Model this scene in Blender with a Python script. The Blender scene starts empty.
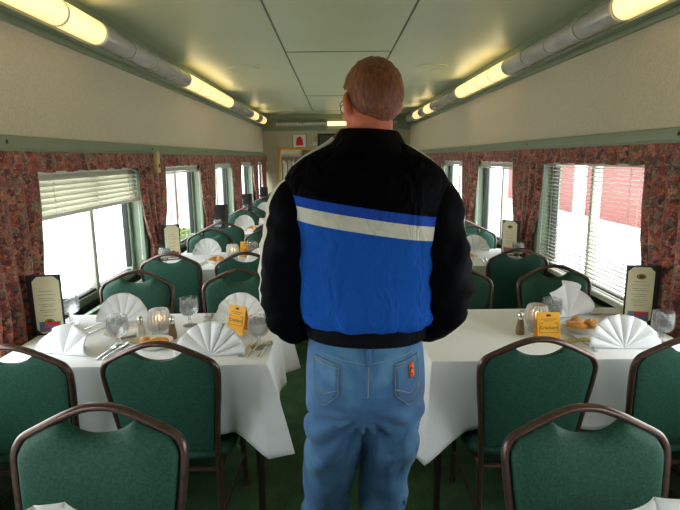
import bpy, bmesh, math, random
from mathutils import Vector, Matrix, Quaternion, noise
R = math.radians
PI = math.pi
rnd = random.Random(7)
SC = bpy.context.scene
COL = SC.collection

# ------------------------------------------------------------------ helpers
def tag(o, label=None, cat=None, group=None, kind=None):
    if label: o['label'] = label
    if cat: o['category'] = cat
    if group: o['group'] = group
    if kind: o['kind'] = kind
    return o

def empty(name, loc=(0, 0, 0), rz=0.0, **k):
    o = bpy.data.objects.new(name, None)
    COL.objects.link(o)
    o.location = loc
    o.rotation_euler = (0, 0, rz)
    o.empty_display_size = 0.05
    return tag(o, **k)

def finish(name, bm, m, parent=None, smooth=40, **k):
    me = bpy.data.meshes.new(name)
    bmesh.ops.recalc_face_normals(bm, faces=bm.faces[:])
    bm.to_mesh(me)
    bm.free()
    for mm in (m if isinstance(m, (list, tuple)) else [m]):
        me.materials.append(mm)
    if smooth:
        for p in me.polygons:
            p.use_smooth = True
        me.set_sharp_from_angle(angle=R(smooth))
    o = bpy.data.objects.new(name, me)
    COL.objects.link(o)
    if parent: o.parent = parent
    return tag(o, **k)

def copy_tree(o, parent=None, fresh=True):
    c = o.copy()
    COL.objects.link(c)
    c.parent = parent
    if parent is None:
        for key in ('label', 'group'):
            if key in c: del c[key]
    for ch in list(o.children):
        copy_tree(ch, c)
    return c

class Proto:
    """first call hands out the original, later calls copies of it"""
    def __init__(s, make): s.make, s.o, s.used = make, None, False
    def __call__(s, loc, rz=0, label=None, cat=None, group=None, scale=1.0):
        if s.o is None: s.o = s.make()
        o = s.o if not s.used else copy_tree(s.o)
        s.used = True
        o.location = loc
        o.rotation_euler = (0, 0, rz)
        o.scale = (scale, scale, scale)
        return tag(o, label, cat, group)

def box(bm, lo, hi, bev=0.0, mi=0):
    lo, hi = Vector(lo), Vector(hi)
    r = bmesh.ops.create_cube(bm, size=1.0)
    vs = r['verts']
    for v in vs:
        v.co = Vector([lo[i] + (v.co[i] + .5) * (hi[i] - lo[i]) for i in range(3)])
    fs = set(f for v in vs for f in v.link_faces)
    for f in fs: f.material_index = mi
    if bev > 0:
        es = list(set(e for v in vs for e in v.link_edges))
        bmesh.ops.bevel(bm, geom=es, offset=bev, segments=2, affect='EDGES', profile=.6)
    return vs

def bridge(bm, loops, closed=True, cap=(True, True), mi=0):
    rows = [[bm.verts.new(p) for p in lp] for lp in loops]
    n = len(rows[0])
    for a, b in zip(rows, rows[1:]):
        for i in range(n if closed else n - 1):
            j = (i + 1) % n
            try:
                f = bm.faces.new((a[i], a[j], b[j], b[i])); f.material_index = mi
            except ValueError: pass
    if closed and cap[0]: bm.faces.new(rows[0][::-1]).material_index = mi
    if closed and cap[1]: bm.faces.new(rows[-1]).material_index = mi
    return rows

def catmull(pts, n):
    pts = [Vector(p) for p in pts]
    P = [pts[0] * 2 - pts[1]] + pts + [pts[-1] * 2 - pts[-2]]
    out = []
    for i in range(1, len(P) - 2):
        for k in range(n):
            t = k / n
            a, b, c, d = P[i - 1], P[i], P[i + 1], P[i + 2]
            out.append(.5 * ((2 * b) + (c - a) * t + (2 * a - 5 * b + 4 * c - d) * t * t + (3 * b - a - 3 * c + d) * t ** 3))
    out.append(pts[-1])
    return out

def tube(bm, pts, rad, n=10, flat=1.0, cap=True, mi=0, up=None):
    """swept round (or flattened) bar; rad is a number or a list"""
    pts = [Vector(p) for p in pts]
    m = len(pts)
    rad = rad if isinstance(rad, (list, tuple)) else [rad] * m
    T = []
    for i in range(m):
        a, b = pts[max(0, i - 1)], pts[min(m - 1, i + 1)]
        T.append((b - a).normalized())
    u = Vector(up) if up else (Vector((0, 1, 0)) if abs(T[0].y) < .9 else Vector((1, 0, 0)))
    u = (u - T[0] * u.dot(T[0])).normalized()
    loops = []
    for i in range(m):
        if i:
            u = T[i - 1].rotation_difference(T[i]) @ u
            u = (u - T[i] * u.dot(T[i])).normalized()
        v = T[i].cross(u)
        r = rad[i]
        rr = r if isinstance(r, (list, tuple)) else (r, r * flat)
        loops.append([pts[i] + u * (rr[0] * math.cos(2 * PI * k / n)) + v * (rr[1] * math.sin(2 * PI * k / n)) for k in range(n)])
    bridge(bm, loops, cap=(cap, cap), mi=mi)

def lathe(bm, prof, n=24, c=(0, 0, 0), mi=0, flute=None, cap=(True, True)):
    c = Vector(c)
    loops = []
    for q in prof:
        r, z = q[0], q[1]
        w = q[2] if len(q) > 2 else 0
        loops.append([c + Vector((math.cos(2 * PI * k / n) * r * (1 + (w if k % 2 else -w)),
                                  math.sin(2 * PI * k / n) * r * (1 + (w if k % 2 else -w)), z)) for k in range(n)])
    bridge(bm, loops, cap=cap, mi=mi)

def ering(cx, cy, z, rx, ry, n=28, e=2.0, tilt=0.0, ry2=None):
    out = []
    for k in range(n):
        a = 2 * PI * k / n
        c, s = math.cos(a), math.sin(a)
        x = rx * math.copysign(abs(c) ** (2 / e), c)
        yy = ry if s < 0 or ry2 is None else ry2
        y = yy * math.copysign(abs(s) ** (2 / e), s)
        out.append(Vector((cx + x, cy + y, z + tilt * x)))
    return out

# ------------------------------------------------------------------ materials
class N:
    def __init__(s, name):
        s.m = bpy.data.materials.new(name)
        s.m.use_nodes = True
        s.t = s.m.node_tree
        s.b = s.t.nodes['Principled BSDF']
        s.out = s.t.nodes['Material Output']
        s.co = None
    def n(s, ty, **kw):
        x = s.t.nodes.new(ty)
        for k, v in kw.items():
            if k.startswith('_'): setattr(x, k[1:], v)
            else: x.inputs[k.replace('__', ' ')].default_value = v
        return x
    def l(s, a, b): s.t.links.new(a, b)
    def coord(s, which='Object', scale=(1, 1, 1)):
        tc = s.n('ShaderNodeTexCoord')
        mp = s.n('ShaderNodeMapping')
        mp.inputs['Scale'].default_value = scale
        s.l(tc.outputs[which], mp.inputs['Vector'])
        return mp.outputs['Vector']
    def noise(s, scale, detail=3, rough=.5, vec=None, dist=0):
        x = s.n('ShaderNodeTexNoise', Scale=scale, Detail=detail, Roughness=rough, Distortion=dist)
        if vec: s.l(vec, x.inputs['Vector'])
        return x.outputs['Fac']
    def ramp(s, fac, stops, interp='LINEAR'):
        x = s.n('ShaderNodeValToRGB')
        x.color_ramp.interpolation = interp
        e = x.color_ramp.elements
        while len(e) < len(stops): e.new(.5)
        for i, (p, c) in enumerate(stops):
            e[i].position = p
            e[i].color = (*c, 1) if len(c) == 3 else c
        s.l(fac, x.inputs['Fac'])
        return x.outputs['Color']
    def math(s, op, a, b=None, c=None):
        x = s.n('ShaderNodeMath', _operation=op)
        for i, v in enumerate((a, b, c)):
            if v is None: continue
            if isinstance(v, (int, float)): x.inputs[i].default_value = v
            else: s.l(v, x.inputs[i])
        return x.outputs[0]
    def mix(s, fac, a, b, mode='MIX'):
        x = s.n('ShaderNodeMix', _data_type='RGBA', _blend_type=mode)
        for i, v in ((0, fac), (6, a), (7, b)):
            if isinstance(v, (int, float)): x.inputs[i].default_value = v
            elif isinstance(v, (tuple, list)): x.inputs[i].default_value = (*v, 1)
            else: s.l(v, x.inputs[i])
        return x.outputs[2]
    def bump(s, h, strength, dist=.01):
        x = s.n('ShaderNodeBump', Strength=strength, Distance=dist)
        s.l(h, x.inputs['Height'])
        s.l(x.outputs['Normal'], s.b.inputs['Normal'])
    def base(s, c):
        if isinstance(c, (tuple, list)): s.b.inputs['Base Color'].default_value = (*c, 1)
        else: s.l(c, s.b.inputs['Base Color'])
    def set(s, **k):
        for a, v in k.items(): s.b.inputs[a.replace('__', ' ')].default_value = v
        return s

def srgb(r, g, b):
    return tuple((c / 255 / 12.92 if c / 255 <= .04045 else ((c / 255 + .055) / 1.055) ** 2.4) for c in (r, g, b))

def simple(name, c, rough=.5, metal=0, var=.0, vs=20, bs=0, bst=.3, bd=.002, spec=.5, sheen=0, coat=0):
    w = N(name)
    w.set(Roughness=rough, Metallic=metal)
    w.b.inputs['Specular IOR Level'].default_value = spec
    if sheen: w.set(Sheen__Weight=sheen)
    if coat: w.set(Coat__Weight=coat, Coat__Roughness=.1)
    v = w.coord()
    if var:
        f = w.noise(vs, 4, .6, v)
        w.base(w.ramp(f, [(.3, tuple(x * (1 - var) for x in c)), (.7, tuple(min(1, x * (1 + var)) for x in c))]))
    else: w.base(c)
    if bs: w.bump(w.noise(bs, 3, .6, v), bst, bd)
    return w.m

M = {}
M['ceiling'] = simple('ceiling_paint', srgb(210, 216, 178), .34, var=.03, vs=1.2, bs=5, bst=.06, bd=.01, spec=.4)
M['trim'] = simple('green_trim_paint', srgb(128, 142, 114), .35, var=.04, vs=4)
M['trim_dark'] = simple('dark_green_trim', srgb(92, 102, 78), .4, var=.05, vs=4)
M['frame_green'] = simple('window_frame_green', srgb(122, 140, 116), .35, var=.04, vs=5)
M['panel'] = simple('beige_wallcovering', srgb(208, 196, 170), .7, var=.10, vs=85, bs=75, bst=.6, bd=.006)
M['endwall'] = simple('end_wall_beige', srgb(178, 166, 140), .6, var=.03, vs=6, bs=120, bst=.2)
M['metal'] = simple('bronze_frame_enamel', srgb(86, 62, 54), .28, .5, var=.25, vs=60, coat=.3)
M['steel'] = simple('polished_steel', (.75, .74, .72), .16, 1)
M['tube_off'] = simple('unlit_tube_grey', srgb(196, 192, 186), .24, .35, var=.1, vs=9)
M['ring'] = simple('tube_ring_aluminium', srgb(190, 190, 180), .3, .7)
M['cloth'] = simple('white_linen', srgb(240, 240, 242), .85, var=.01, vs=8, bs=500, bst=.15, bd=.001, sheen=.15)
M['napkin'] = simple('napkin_linen', srgb(244, 244, 246), .85, bs=400, bst=.15, bd=.001, sheen=.1)
M['china'] = simple('cream_china', srgb(238, 232, 215), .2)
M['wood_dark'] = simple('dark_table_wood', srgb(40, 26, 20), .45, var=.3, vs=12)
M['black'] = simple('black_leatherette', srgb(22, 20, 22), .5, var=.2, vs=80, bs=200, bst=.2)
M['ink'] = simple('dark_ink', srgb(60, 50, 35), .8)
M['cream'] = simple('cream_card', srgb(214, 205, 168), .75, var=.02, vs=30)
M['yellow'] = simple('amber_card', srgb(240, 170, 20), .6, var=.04, vs=40)
M['orange_patch'] = simple('orange_leather_patch', srgb(232, 92, 20), .6, var=.1, vs=200)
M['gold'] = simple('gilt_frame', srgb(205, 160, 70), .3, .8, var=.2, vs=30)
M['mirror'] = simple('mirror_glass', (.8, .82, .8), .03, 1)
M['slat'] = simple('blind_slat_cream', srgb(222, 220, 202), .5)
w = N('blind_slat_translucent')
w.base(srgb(168, 164, 144)); w.set(Roughness=.5)
tl = w.n('ShaderNodeBsdfTranslucent', Color=(.8, .78, .68, 1))
mx = w.n('ShaderNodeMixShader', Fac=.08)
w.l(w.b.outputs[0], mx.inputs[1]); w.l(tl.outputs[0], mx.inputs[2]); w.l(mx.outputs[0], w.out.inputs[0])
M['slat_thin'] = w.m
M['white_plastic'] = simple('white_enamel', srgb(226, 226, 214), .4)
M['red'] = simple('red_enamel', srgb(200, 22, 30), .5)
M['reddoor'] = simple('red_door_paint', srgb(112, 18, 26), .5, var=.1, vs=3)
M['redbuild'] = simple('barn_red_siding', srgb(124, 64, 60), .7, var=.1, vs=3)
M['palebuild'] = simple('pale_siding', srgb(205, 200, 195), .8, var=.05, vs=2)
M['darkdoor'] = simple('dark_green_door', srgb(60, 70, 48), .5, var=.1, vs=5)
M['brass'] = simple('brass', srgb(190, 150, 70), .3, .9)
M['salt'] = simple('salt_white', srgb(235, 232, 222), .5)
M['pepper'] = simple('pepper_brown', srgb(120, 95, 62), .45, var=.3, vs=300)
M['packet'] = simple('cracker_packet_cellophane', srgb(205, 190, 130), .3, var=.25, vs=160)
M['pinkpk'] = simple('pink_packet', srgb(220, 110, 120), .5)
M['bread'] = simple('baked_bread_crust', srgb(226, 150, 60), .6, var=.35, vs=30, bs=60, bst=.4)
M['skin'] = simple('ruddy_skin', srgb(205, 112, 84), .5, var=.12, vs=40, bs=300, bst=.15)
M['skin'].node_tree.nodes['Principled BSDF'].inputs['Subsurface Weight'].default_value = .15
M['skin'].node_tree.nodes['Principled BSDF'].inputs['Subsurface Radius'].default_value = (.01, .004, .002)
M['black_fab'] = simple('navy_black_nylon', (.0014, .0016, .003), .7, var=.15, vs=8, bs=14, bst=.25, bd=.02, spec=.05)
M['ribknit'] = simple('navy_rib_knit', (.003, .0035, .006), .9, spec=.15)
M['piping'] = simple('cream_piping', srgb(205, 200, 180), .7)
M['shoe'] = simple('brown_shoe_leather', srgb(60, 42, 30), .5, var=.2, vs=30)
M['gold_thread'] = simple('stitching_tan', srgb(138, 142, 132), .8)
M['lens'] = simple('spectacle_metal', srgb(70, 65, 60), .25, .9)
M['beige_box'] = simple('beige_plastic_box', srgb(196, 176, 120), .5)
M['blackout'] = simple('black_rubber', srgb(18, 18, 18), .6)

# upholstery
w = N('green_vinyl_upholstery')
v = w.coord()
w.base(w.ramp(w.noise(140, 4, .7, v), [(.3, srgb(26, 62, 50)), (.7, srgb(48, 92, 76))]))
w.set(Roughness=.6)
w.b.inputs['Specular IOR Level'].default_value = .25
w.bump(w.noise(260, 2, .6, v), .35, .002)
M['fabric'] = w.m
# carpet
w = N('dark_green_carpet')
v = w.coord()
w.base(w.mix(.5, w.ramp(w.noise(90, 4, .7, v), [(.3, srgb(34, 66, 38)), (.7, srgb(80, 122, 76))]),
             w.ramp(w.noise(9, 2, .5, v), [(.35, srgb(38, 72, 42)), (.65, srgb(68, 108, 64))])))
w.set(Roughness=.95)
w.bump(w.noise(220, 3, .7, v), .8, .01)
M['carpet'] = w.m
# floral curtain print
w = N('floral_curtain_print')
v = w.coord(scale=(1, 1, 1))
warp = w.n('ShaderNodeTexNoise', Scale=22, Detail=4)
w.l(v, warp.inputs['Vector'])
vm = w.n('ShaderNodeMix', _data_type='RGBA')
vm.inputs[0].default_value = .1
w.l(v, vm.inputs[6]); w.l(warp.outputs['Color'], vm.inputs[7])
vo = w.n('ShaderNodeTexVoronoi', Scale=34, Randomness=1)
w.l(vm.outputs[2], vo.inputs['Vector'])
sep = w.n('ShaderNodeSeparateColor')
w.l(vo.outputs['Color'], sep.inputs[0])
cells = w.ramp(sep.outputs[0], [(0, srgb(66, 38, 38)), (.16, srgb(150, 74, 64)), (.32, srgb(122, 54, 54)), (.46, srgb(120, 122, 100)),
                                (.60, srgb(182, 100, 66)), (.70, srgb(52, 40, 42)), (.82, srgb(194, 126, 116)), (.92, srgb(136, 132, 108))], 'CONSTANT')
vo2 = w.n('ShaderNodeTexVoronoi', Scale=90)
w.l(vm.outputs[2], vo2.inputs['Vector'])
sep2 = w.n('ShaderNodeSeparateColor')
w.l(vo2.outputs['Color'], sep2.inputs[0])
fine = w.ramp(sep2.outputs[1], [(0, srgb(46, 30, 32)), (.26, srgb(160, 70, 62)), (.5, srgb(92, 84, 74)), (.72, srgb(212, 132, 96)), (.88, srgb(116, 62, 62))], 'CONSTANT')
c1 = w.mix(w.math('MULTIPLY', w.noise(11, 2, .5, v), .95), cells, fine)
edge = w.ramp(w.noise(70, 4, .75, v), [(.3, (.5, .46, .46)), (.65, (1.35, 1.3, 1.2))])
w.base(w.mix(1.0, c1, edge, 'MULTIPLY'))
w.set(Roughness=.8, Sheen__Weight=.2)
M['floral'] = w.m
# clear window glass
def thin_glass(name, tint, refl):
    w = N(name)
    w.t.nodes.remove(w.b)
    tr = w.n('ShaderNodeBsdfTransparent', Color=(*tint, 1))
    gl = w.n('ShaderNodeBsdfGlossy', Roughness=.03)
    mx = w.n('ShaderNodeMixShader', Fac=refl)
    w.l(tr.outputs[0], mx.inputs[1]); w.l(gl.outputs[0], mx.inputs[2]); w.l(mx.outputs[0], w.out.inputs[0])
    return w.m
M['pane'] = thin_glass('window_pane_glass', (.95, .97, .96), .05)
# drinking glass, cut crystal: refractive lobe mixed with straight-through so small glasses stay bright
def crystal(name, cut, tint=(1, 1, 1), through=.45, milk=.06):
    w = N(name)
    w.set(Roughness=.02, IOR=1.45)
    w.b.inputs['Transmission Weight'].default_value = 1
    w.base(tint)
    if cut:
        vo = w.n('ShaderNodeTexVoronoi', Scale=cut)
        w.l(w.coord(), vo.inputs['Vector'])
        w.bump(vo.outputs['Distance'], .8, .006)
    tr = w.n('ShaderNodeBsdfTransparent', Color=(.96, .97, .97, 1))
    mx = w.n('ShaderNodeMixShader', Fac=through)
    w.l(w.b.outputs[0], mx.inputs[1]); w.l(tr.outputs[0], mx.inputs[2])
    df = w.n('ShaderNodeBsdfTranslucent', Color=(.95, .96, .97, 1)); di = w.n('ShaderNodeBsdfDiffuse', Color=(.95, .96, .97, 1))
    ad = w.n('ShaderNodeMixShader', Fac=.5)
    w.l(df.outputs[0], ad.inputs[1]); w.l(di.outputs[0], ad.inputs[2])
    m2 = w.n('ShaderNodeMixShader', Fac=milk)
    w.l(mx.outputs[0], m2.inputs[1]); w.l(ad.outputs[0], m2.inputs[2]); w.l(m2.outputs[0], w.out.inputs[0])
    return w.m
M['glass'] = crystal('goblet_glass', 0, through=.6)
M['cut'] = crystal('cut_crystal', 70, (1, .99, .97), milk=.34, through=.35)
M['ice'] = crystal('ice_water', 45, (.97, .98, .99), .5, .22)
# lit diffuser
w = N('lit_ribbed_diffuser')
v = w.coord()
wv = w.n('ShaderNodeTexWave', Scale=18, Distortion=.4)
wv.wave_type = 'BANDS'; wv.bands_direction = 'Y'
w.l(v, wv.inputs['Vector'])
em = w.ramp(wv.outputs['Fac'], [(0, (1, .58, .20)), (1, (1, .72, .32))])
w.base((.9, .85, .65)); w.set(Roughness=.35)
w.l(em, w.b.inputs['Emission Color'])
lw = w.n('ShaderNodeLayerWeight', Blend=.35)
w.l(w.ramp(lw.outputs['Facing'], [(0, (1.9,) * 3), (.8, (.85,) * 3)]), w.b.inputs['Emission Strength'])
M['lit'] = w.m
w = N('candle_flame')
w.base((1, .7, .4)); w.b.inputs['Emission Color'].default_value = (1, .62, .28, 1); w.set(Emission__Strength=14)
M['flame'] = w.m
# denim
w = N('washed_denim')
v = w.coord()
d = w.ramp(w.noise(5, 5, .6, v, .3), [(.30, srgb(24, 62, 110)), (.52, srgb(46, 98, 148)), (.74, srgb(90, 142, 184))])
tw = w.n('ShaderNodeTexWave', Scale=190, Distortion=1.5)
tw.bands_direction = 'DIAGONAL'
w.l(v, tw.inputs['Vector'])
w.base(w.mix(w.math('MULTIPLY', tw.outputs['Fac'], .12), d, srgb(150, 182, 205)))
w.set(Roughness=.85, Sheen__Weight=.15)
w.bump(w.noise(120, 3, .6, v), .3, .003)
M['denim'] = w.m
# jacket body: horizontal colour panels that slope a little
w = N('jacket_panels')
tc = w.n('ShaderNodeTexCoord')
sx = w.n('ShaderNodeSeparateXYZ')
w.l(tc.outputs['Object'], sx.inputs[0])
h = w.math('ADD', sx.outputs['Z'], w.math('MULTIPLY', sx.outputs['X'], .165))
cols = w.n('ShaderNodeValToRGB'); cols.color_ramp.interpolation = 'CONSTANT'
e = cols.color_ramp.elements
st = [(0, srgb(28, 86, 178)), (.44, srgb(210, 206, 190)), (.5, srgb(36, 74, 172)), (.54, (.0014, .0016, .003))]
while len(e) < len(st): e.new(.5)
JACKET_RAMP = e
Z0, Z1 = 1.0, 1.8      # metres mapped to 0..1
mr = w.n('ShaderNodeMapRange')
mr.inputs[1].default_value = Z0; mr.inputs[2].default_value = Z1
w.l(h, mr.inputs[0]); w.l(mr.outputs[0], cols.inputs[0])
for i, (zz, (_, c)) in enumerate(zip((1.0, 1.365, 1.405, 1.434), st)):
    e[i].position = (zz - Z0) / (Z1 - Z0); e[i].color = (*c, 1)
w.base(cols.outputs[0])
w.set(Roughness=.7)
w.b.inputs['Specular IOR Level'].default_value = .03
v = w.coord(scale=(1, 1, .55))
w.bump(w.noise(12, 3, .55, v, .8), .9, .04)
M['jacket'] = w.m
# hair
w = N('ginger_grey_hair')
v = w.coord(scale=(1, 1, .22))
w.base(w.ramp(w.noise(95, 5, .7, v, .8), [(.25, srgb(54, 22, 8)), (.5, srgb(116, 58, 22)), (.68, srgb(152, 88, 40)), (.85, srgb(190, 146, 100))]))
w.set(Roughness=.5)
w.bump(w.noise(120, 4, .7, v, .8), .9, .006)
M['hair'] = w.m
M['hair2'] = simple('brown_hair', srgb(120, 82, 50), .6, var=.3, vs=80, bs=90, bst=.6)
M['coat2'] = simple('grey_wool_coat', srgb(60, 60, 58), .8, var=.1, vs=30)

# ------------------------------------------------------------------ layout numbers (metres)
W = 1.55            # half width of the car
CEIL = 2.465
Y0, Y1 = -1.9, 11.2
P = 1.84            # bay length
PIER = [2.42 + P * k for k in range(-2, 6)]
TAB = [2.33 + P * k for k in range(5)]
SILL, WTOP = .67, 1.56
SIDE = {-1: 'raised-blind side', 1: 'lowered-blind side'}
ORD = ['first', 'second', 'third', 'fourth', 'fifth']

# ------------------------------------------------------------------ setting
bm = bmesh.new()
box(bm, (-W - .2, Y0 - .1, -.08), (W + .2, Y1 + .1, 0))
finish('floor', bm, M['carpet'], smooth=0, kind='structure')

bm = bmesh.new()
box(bm, (-W - .2, Y0 - .1, CEIL), (W + .2, Y1 + .1, CEIL + .06))
ceil = finish('ceiling', bm, M['ceiling'], smooth=0, kind='structure')
for s in (-1, 1):     # raised lip of the centre panel and the fold line
    bm = bmesh.new()
    box(bm, (s * .455 - .006, Y0, CEIL - .006), (s * .455 + .006, 10.4, CEIL + .001), .002)
    finish('panel_seam', bm, M['trim_dark'], ceil)
for y in (1.2, 4.7, 7.9, 10.4):
    bm = bmesh.new()
    box(bm, (-.455, y - .005, CEIL - .004), (.455, y + .005, CEIL + .001), .001)
    finish('panel_seam', bm, M['trim_dark'], ceil)
for s in (-1, 1):
    for y in (5.5, 10.2):
        o = empty('ceiling_vent', (s * .95, y, CEIL), label='round green painted ceiling vent on the %s, %s' % (SIDE[s], 'halfway along the car' if y < 8 else 'close to the end wall'), cat='vent')
        bm = bmesh.new()
        lathe(bm, [(.0, -.004), (.12, -.006), (.14, -.012), (.155, -.01), (.158, .0), (.0, 0)], 32, cap=(False, False))
        finish('cover', bm, M['ceiling'], o)

# end wall with a doorway, and the wall behind the camera
bm = bmesh.new()
box(bm, (-W, Y1, 0), (-.36, Y1 + .1, CEIL)); box(bm, (.46, Y1, 0), (W, Y1 + .1, CEIL)); box(bm, (-.36, Y1, 2.03), (.46, Y1 + .1, CEIL))
finish('wall_end', bm, M['endwall'], smooth=0, kind='structure')
bm = bmesh.new()
box(bm, (-W, Y0 - .1, 0), (W, Y0, CEIL))
finish('wall_rear', bm, M['endwall'], smooth=0, kind='structure')
bm = bmesh.new()
box(bm, (-W, Y1 - .025, 2.13), (W, Y1, 2.17), .004); box(bm, (-W, Y1 - .04, 2.36), (W, Y1, CEIL), .01)
box(bm, (-W, Y1 - .012, 2.17), (W, Y1, 2.36))
finish('trim_1', bm, M['trim'], smooth=0, kind='structure')
bm = bmesh.new()
box(bm, (-.36, Y1 + .02, 0), (.46, Y1 + .06, 2.03))
d1 = finish('door_1', bm, M['darkdoor'], smooth=0, kind='structure')
bm = bmesh.new()
for lo, hi in (((-.40, Y1 - .02, 0), (-.36, Y1 + .05, 2.07)), ((.46, Y1 - .02, 0), (.50, Y1 + .05, 2.07)), ((-.36, Y1 - .02, 2.03), (.46, Y1 + .05, 2.07))):
    box(bm, lo, hi, .003)
finish('door_frame', bm, M['blackout'], d1)
bm = bmesh.new(); box(bm, (-.2, Y1 + .01, 1.1), (.3, Y1 + .02, 1.9), .004)
finish('door_window', bm, M['trim_dark'], d1)
bm = bmesh.new(); tube(bm, [(-.30, Y1 + .02, 1.0), (-.30, Y1 - .03, 1.0), (-.22, Y1 - .03, 1.0)], .01)
finish('door_handle', bm, M['steel'], d1)

# long walls: beige band above, painted panels below, window openings between piers
OPEN = [(PIER[i] + .20, PIER[i + 1] - .20) for i in range(len(PIER) - 1)]
for s in (-1, 1):
    side = 'left' if s < 0 else 'right'
    a, b = sorted((s * W, s * (W + .16)))
    bm = bmesh.new(); box(bm, (a, Y0, WTOP), (b, Y1, CEIL))
    wall = finish('wall_' + side, bm, M['panel'], smooth=0, kind='structure')
    bm = bmesh.new()
    box(bm, (a, Y0, 0), (b, Y1, SILL))
    edges = [Y0] + [y for op in OPEN for y in op if y < Y1] + [Y1]
    for i in range(0, len(edges) - 1, 2): box(bm, (a, edges[i], SILL), (b, edges[i + 1], WTOP))
    finish('lower_panel', bm, M['frame_green'], wall, smooth=0)
    # rail over the windows
    bm = bmesh.new()
    x0, x1 = sorted((s * (W - .03), s * W))
    box(bm, (x0, Y0, 1.630), (x1, Y1, 1.69), .006)
    x0, x1 = sorted((s * (W - .045), s * W))
    box(bm, (x0, Y0, 1.617), (x1, Y1, 1.633), .004)
    o = finish('trim_2' if s < 0 else 'trim_3', bm, M['trim'], kind='structure')
    for k, y in enumerate((1.95, 2.4, 4.3, 6.1)):
        bm = bmesh.new()
        x0, x1 = sorted((s * (W - .034), s * (W - .03)))
        box(bm, (x0, y, 1.650), (x1, y + .014, 1.668), .002)
        finish('fixing_plate', bm, M['ink'], o)
    # light ledge: lower lip, back plate, cove above the tube
    bm = bmesh.new()
    x0, x1 = sorted((s * (W - .085), s * W)); box(bm, (x0, Y0, 2.23), (x1, Y1, 2.25), .005)
    x0, x1 = sorted((s * (W - .03), s * W)); box(bm, (x0, Y0, 2.20), (x1, Y1, 2.235), .006)
    x0, x1 = sorted((s * (W - .02), s * W)); box(bm, (x0, Y0, 2.245), (x1, Y1, CEIL))
    x0, x1 = sorted((s * (W - .10), s * W)); box(bm, (x0, Y0, 2.384), (x1, Y1, 2.405), .006)
    x0, x1 = sorted((s * (W - .06), s * W)); box(bm, (x0, Y0, 2.405), (x1, Y1, CEIL), .006)
    finish('trim_4' if s < 0 else 'trim_5', bm, M['trim'], kind='structure')
    # sill ledge
    bm = bmesh.new()
    x0, x1 = sorted((s * (W - .03), s * (W + .1)))
    box(bm, (x0, Y0, SILL - .03), (x1, Y1, SILL), .006)
    finish('trim_6' if s < 0 else 'trim_7', bm, M['frame_green'], kind='structure')
    bm = bmesh.new()
    x0, x1 = sorted((s * (W - .02), s * W))
    box(bm, (x0, Y0, 0), (x1, Y1, .12), .004)
    finish('baseboard_' + side, bm, M['trim_dark'], kind='structure')
    # windows
    for i, (ya, yb) in enumerate(OPEN):
        if yb > Y1 + .3: continue
        X = s * (W + .085)
        t = .03
        bm = bmesh.new()
        xa, xb = sorted((X - s * .0, X + s * .05))
        z0, z1 = SILL, WTOP
        box(bm, (xa, ya, z0), (xb, yb, z0 + .05), .004); box(bm, (xa, ya, z1 - .05), (xb, yb, z1), .004)
        box(bm, (xa, ya, z0), (xb, ya + .05, z1), .004); box(bm, (xa, yb - .05, z0), (xb, yb, z1), .004)
        # rounded inner corners
        for yc, sy in ((ya + .05, 1), (yb - .05, -1)):
            for zc, sz in ((z0 + .05, 1), (z1 - .05, -1)):
                r = .06
                arc = [Vector((0, yc + sy * r * (1 - math.cos(q * PI / 12)), zc + sz * r * (1 - math.sin(q * PI / 12)))) for q in range(7)]
                loop = [Vector((0, yc - sy * .004, zc - sz * .004))] + arc[::-1]
                bridge(bm, [[p + Vector((xx, 0, 0)) for p in loop] for xx in (xa + .002, xb - .002)])
        nm = 'window_%d' % (i + 1 + (0 if s < 0 else 10))
        wf = finish(nm, bm, M['frame_green'], kind='structure')
        ym = (ya + yb) / 2 + .06
        bm = bmesh.new(); box(bm, (xa - .004, ym - .022, z0 + .05), (xb, ym + .022, z1 - .05), .004)
        finish('mullion', bm, simple('mullion_aluminium', srgb(186, 184, 172), .35, .3) if 'mul' not in M else M['mul'], wf)
        if 'mul' not in M: M['mul'] = bpy.data.materials['mullion_aluminium']
        bm = bmesh.new(); box(bm, (X + s * .022, ya + .04, z0 + .04), (X + s * .028, yb - .04, z1 - .04))
        finish('pane', bm, M['pane'], wf, smooth=0)
        bm = bmesh.new()
        for yq, wq in ((ya + .053, .005), (yb - .053, .005)): box(bm, (xa - .002, yq - wq, z0 + .05), (xb - .01, yq + wq, z1 - .05), .002)
        box(bm, (xa - .002, ya + .05, z0 + .048), (xb - .01, yb - .05, z0 + .066), .002)
        finish('gasket', bm, M['blackout'], wf)

# ------------------------------------------------------------------ tubular lights along the cornice
TR, TZ = .068, 2.312
def tube_light(s, ya, yb, lit, label):
    X = s * (W - .105)
    o = empty('tube_light', (X, ya, TZ), label=label, cat='light', group='tubular lights along the cornice')
    L = yb - ya
    n = max(1, round(L / .46))
    bm = bmesh.new()
    prof = []
    m = 20
    loops = []
    for i in range(n):
        for (q, rr) in ((.02, TR * .97), (.06, TR), (.94, TR), (.98, TR * .97)):
            y = (i + q) * L / n
            loops.append([Vector((math.cos(2 * PI * k / m) * rr, y, math.sin(2 * PI * k / m) * rr)) for k in range(m)])
    bridge(bm, loops)
    finish('diffuser' if lit else 'cover_tube', bm, M['lit'] if lit else M['tube_off'], o)
    for i in range(n + 1):
        y = i * L / n
        y = min(max(y, .012), L - .012)
        bm = bmesh.new()
        loops = [[Vector((math.cos(2 * PI * k / m) * rr, y + dy, math.sin(2 * PI * k / m) * rr)) for k in range(m)]
                 for dy, rr in ((-.008, TR * .95), (-.008, TR * 1.03), (.008, TR * 1.03), (.008, TR * .95))]
        bridge(bm, loops, cap=(False, False))
        box(bm, (s * .0 - .01 + s * .06, y - .008, -.07), (.01 + s * .06, y + .008, -.04), .002)
        finish('ring', bm, M['ring'] if not lit else M['slat'], o)
    return o
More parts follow.
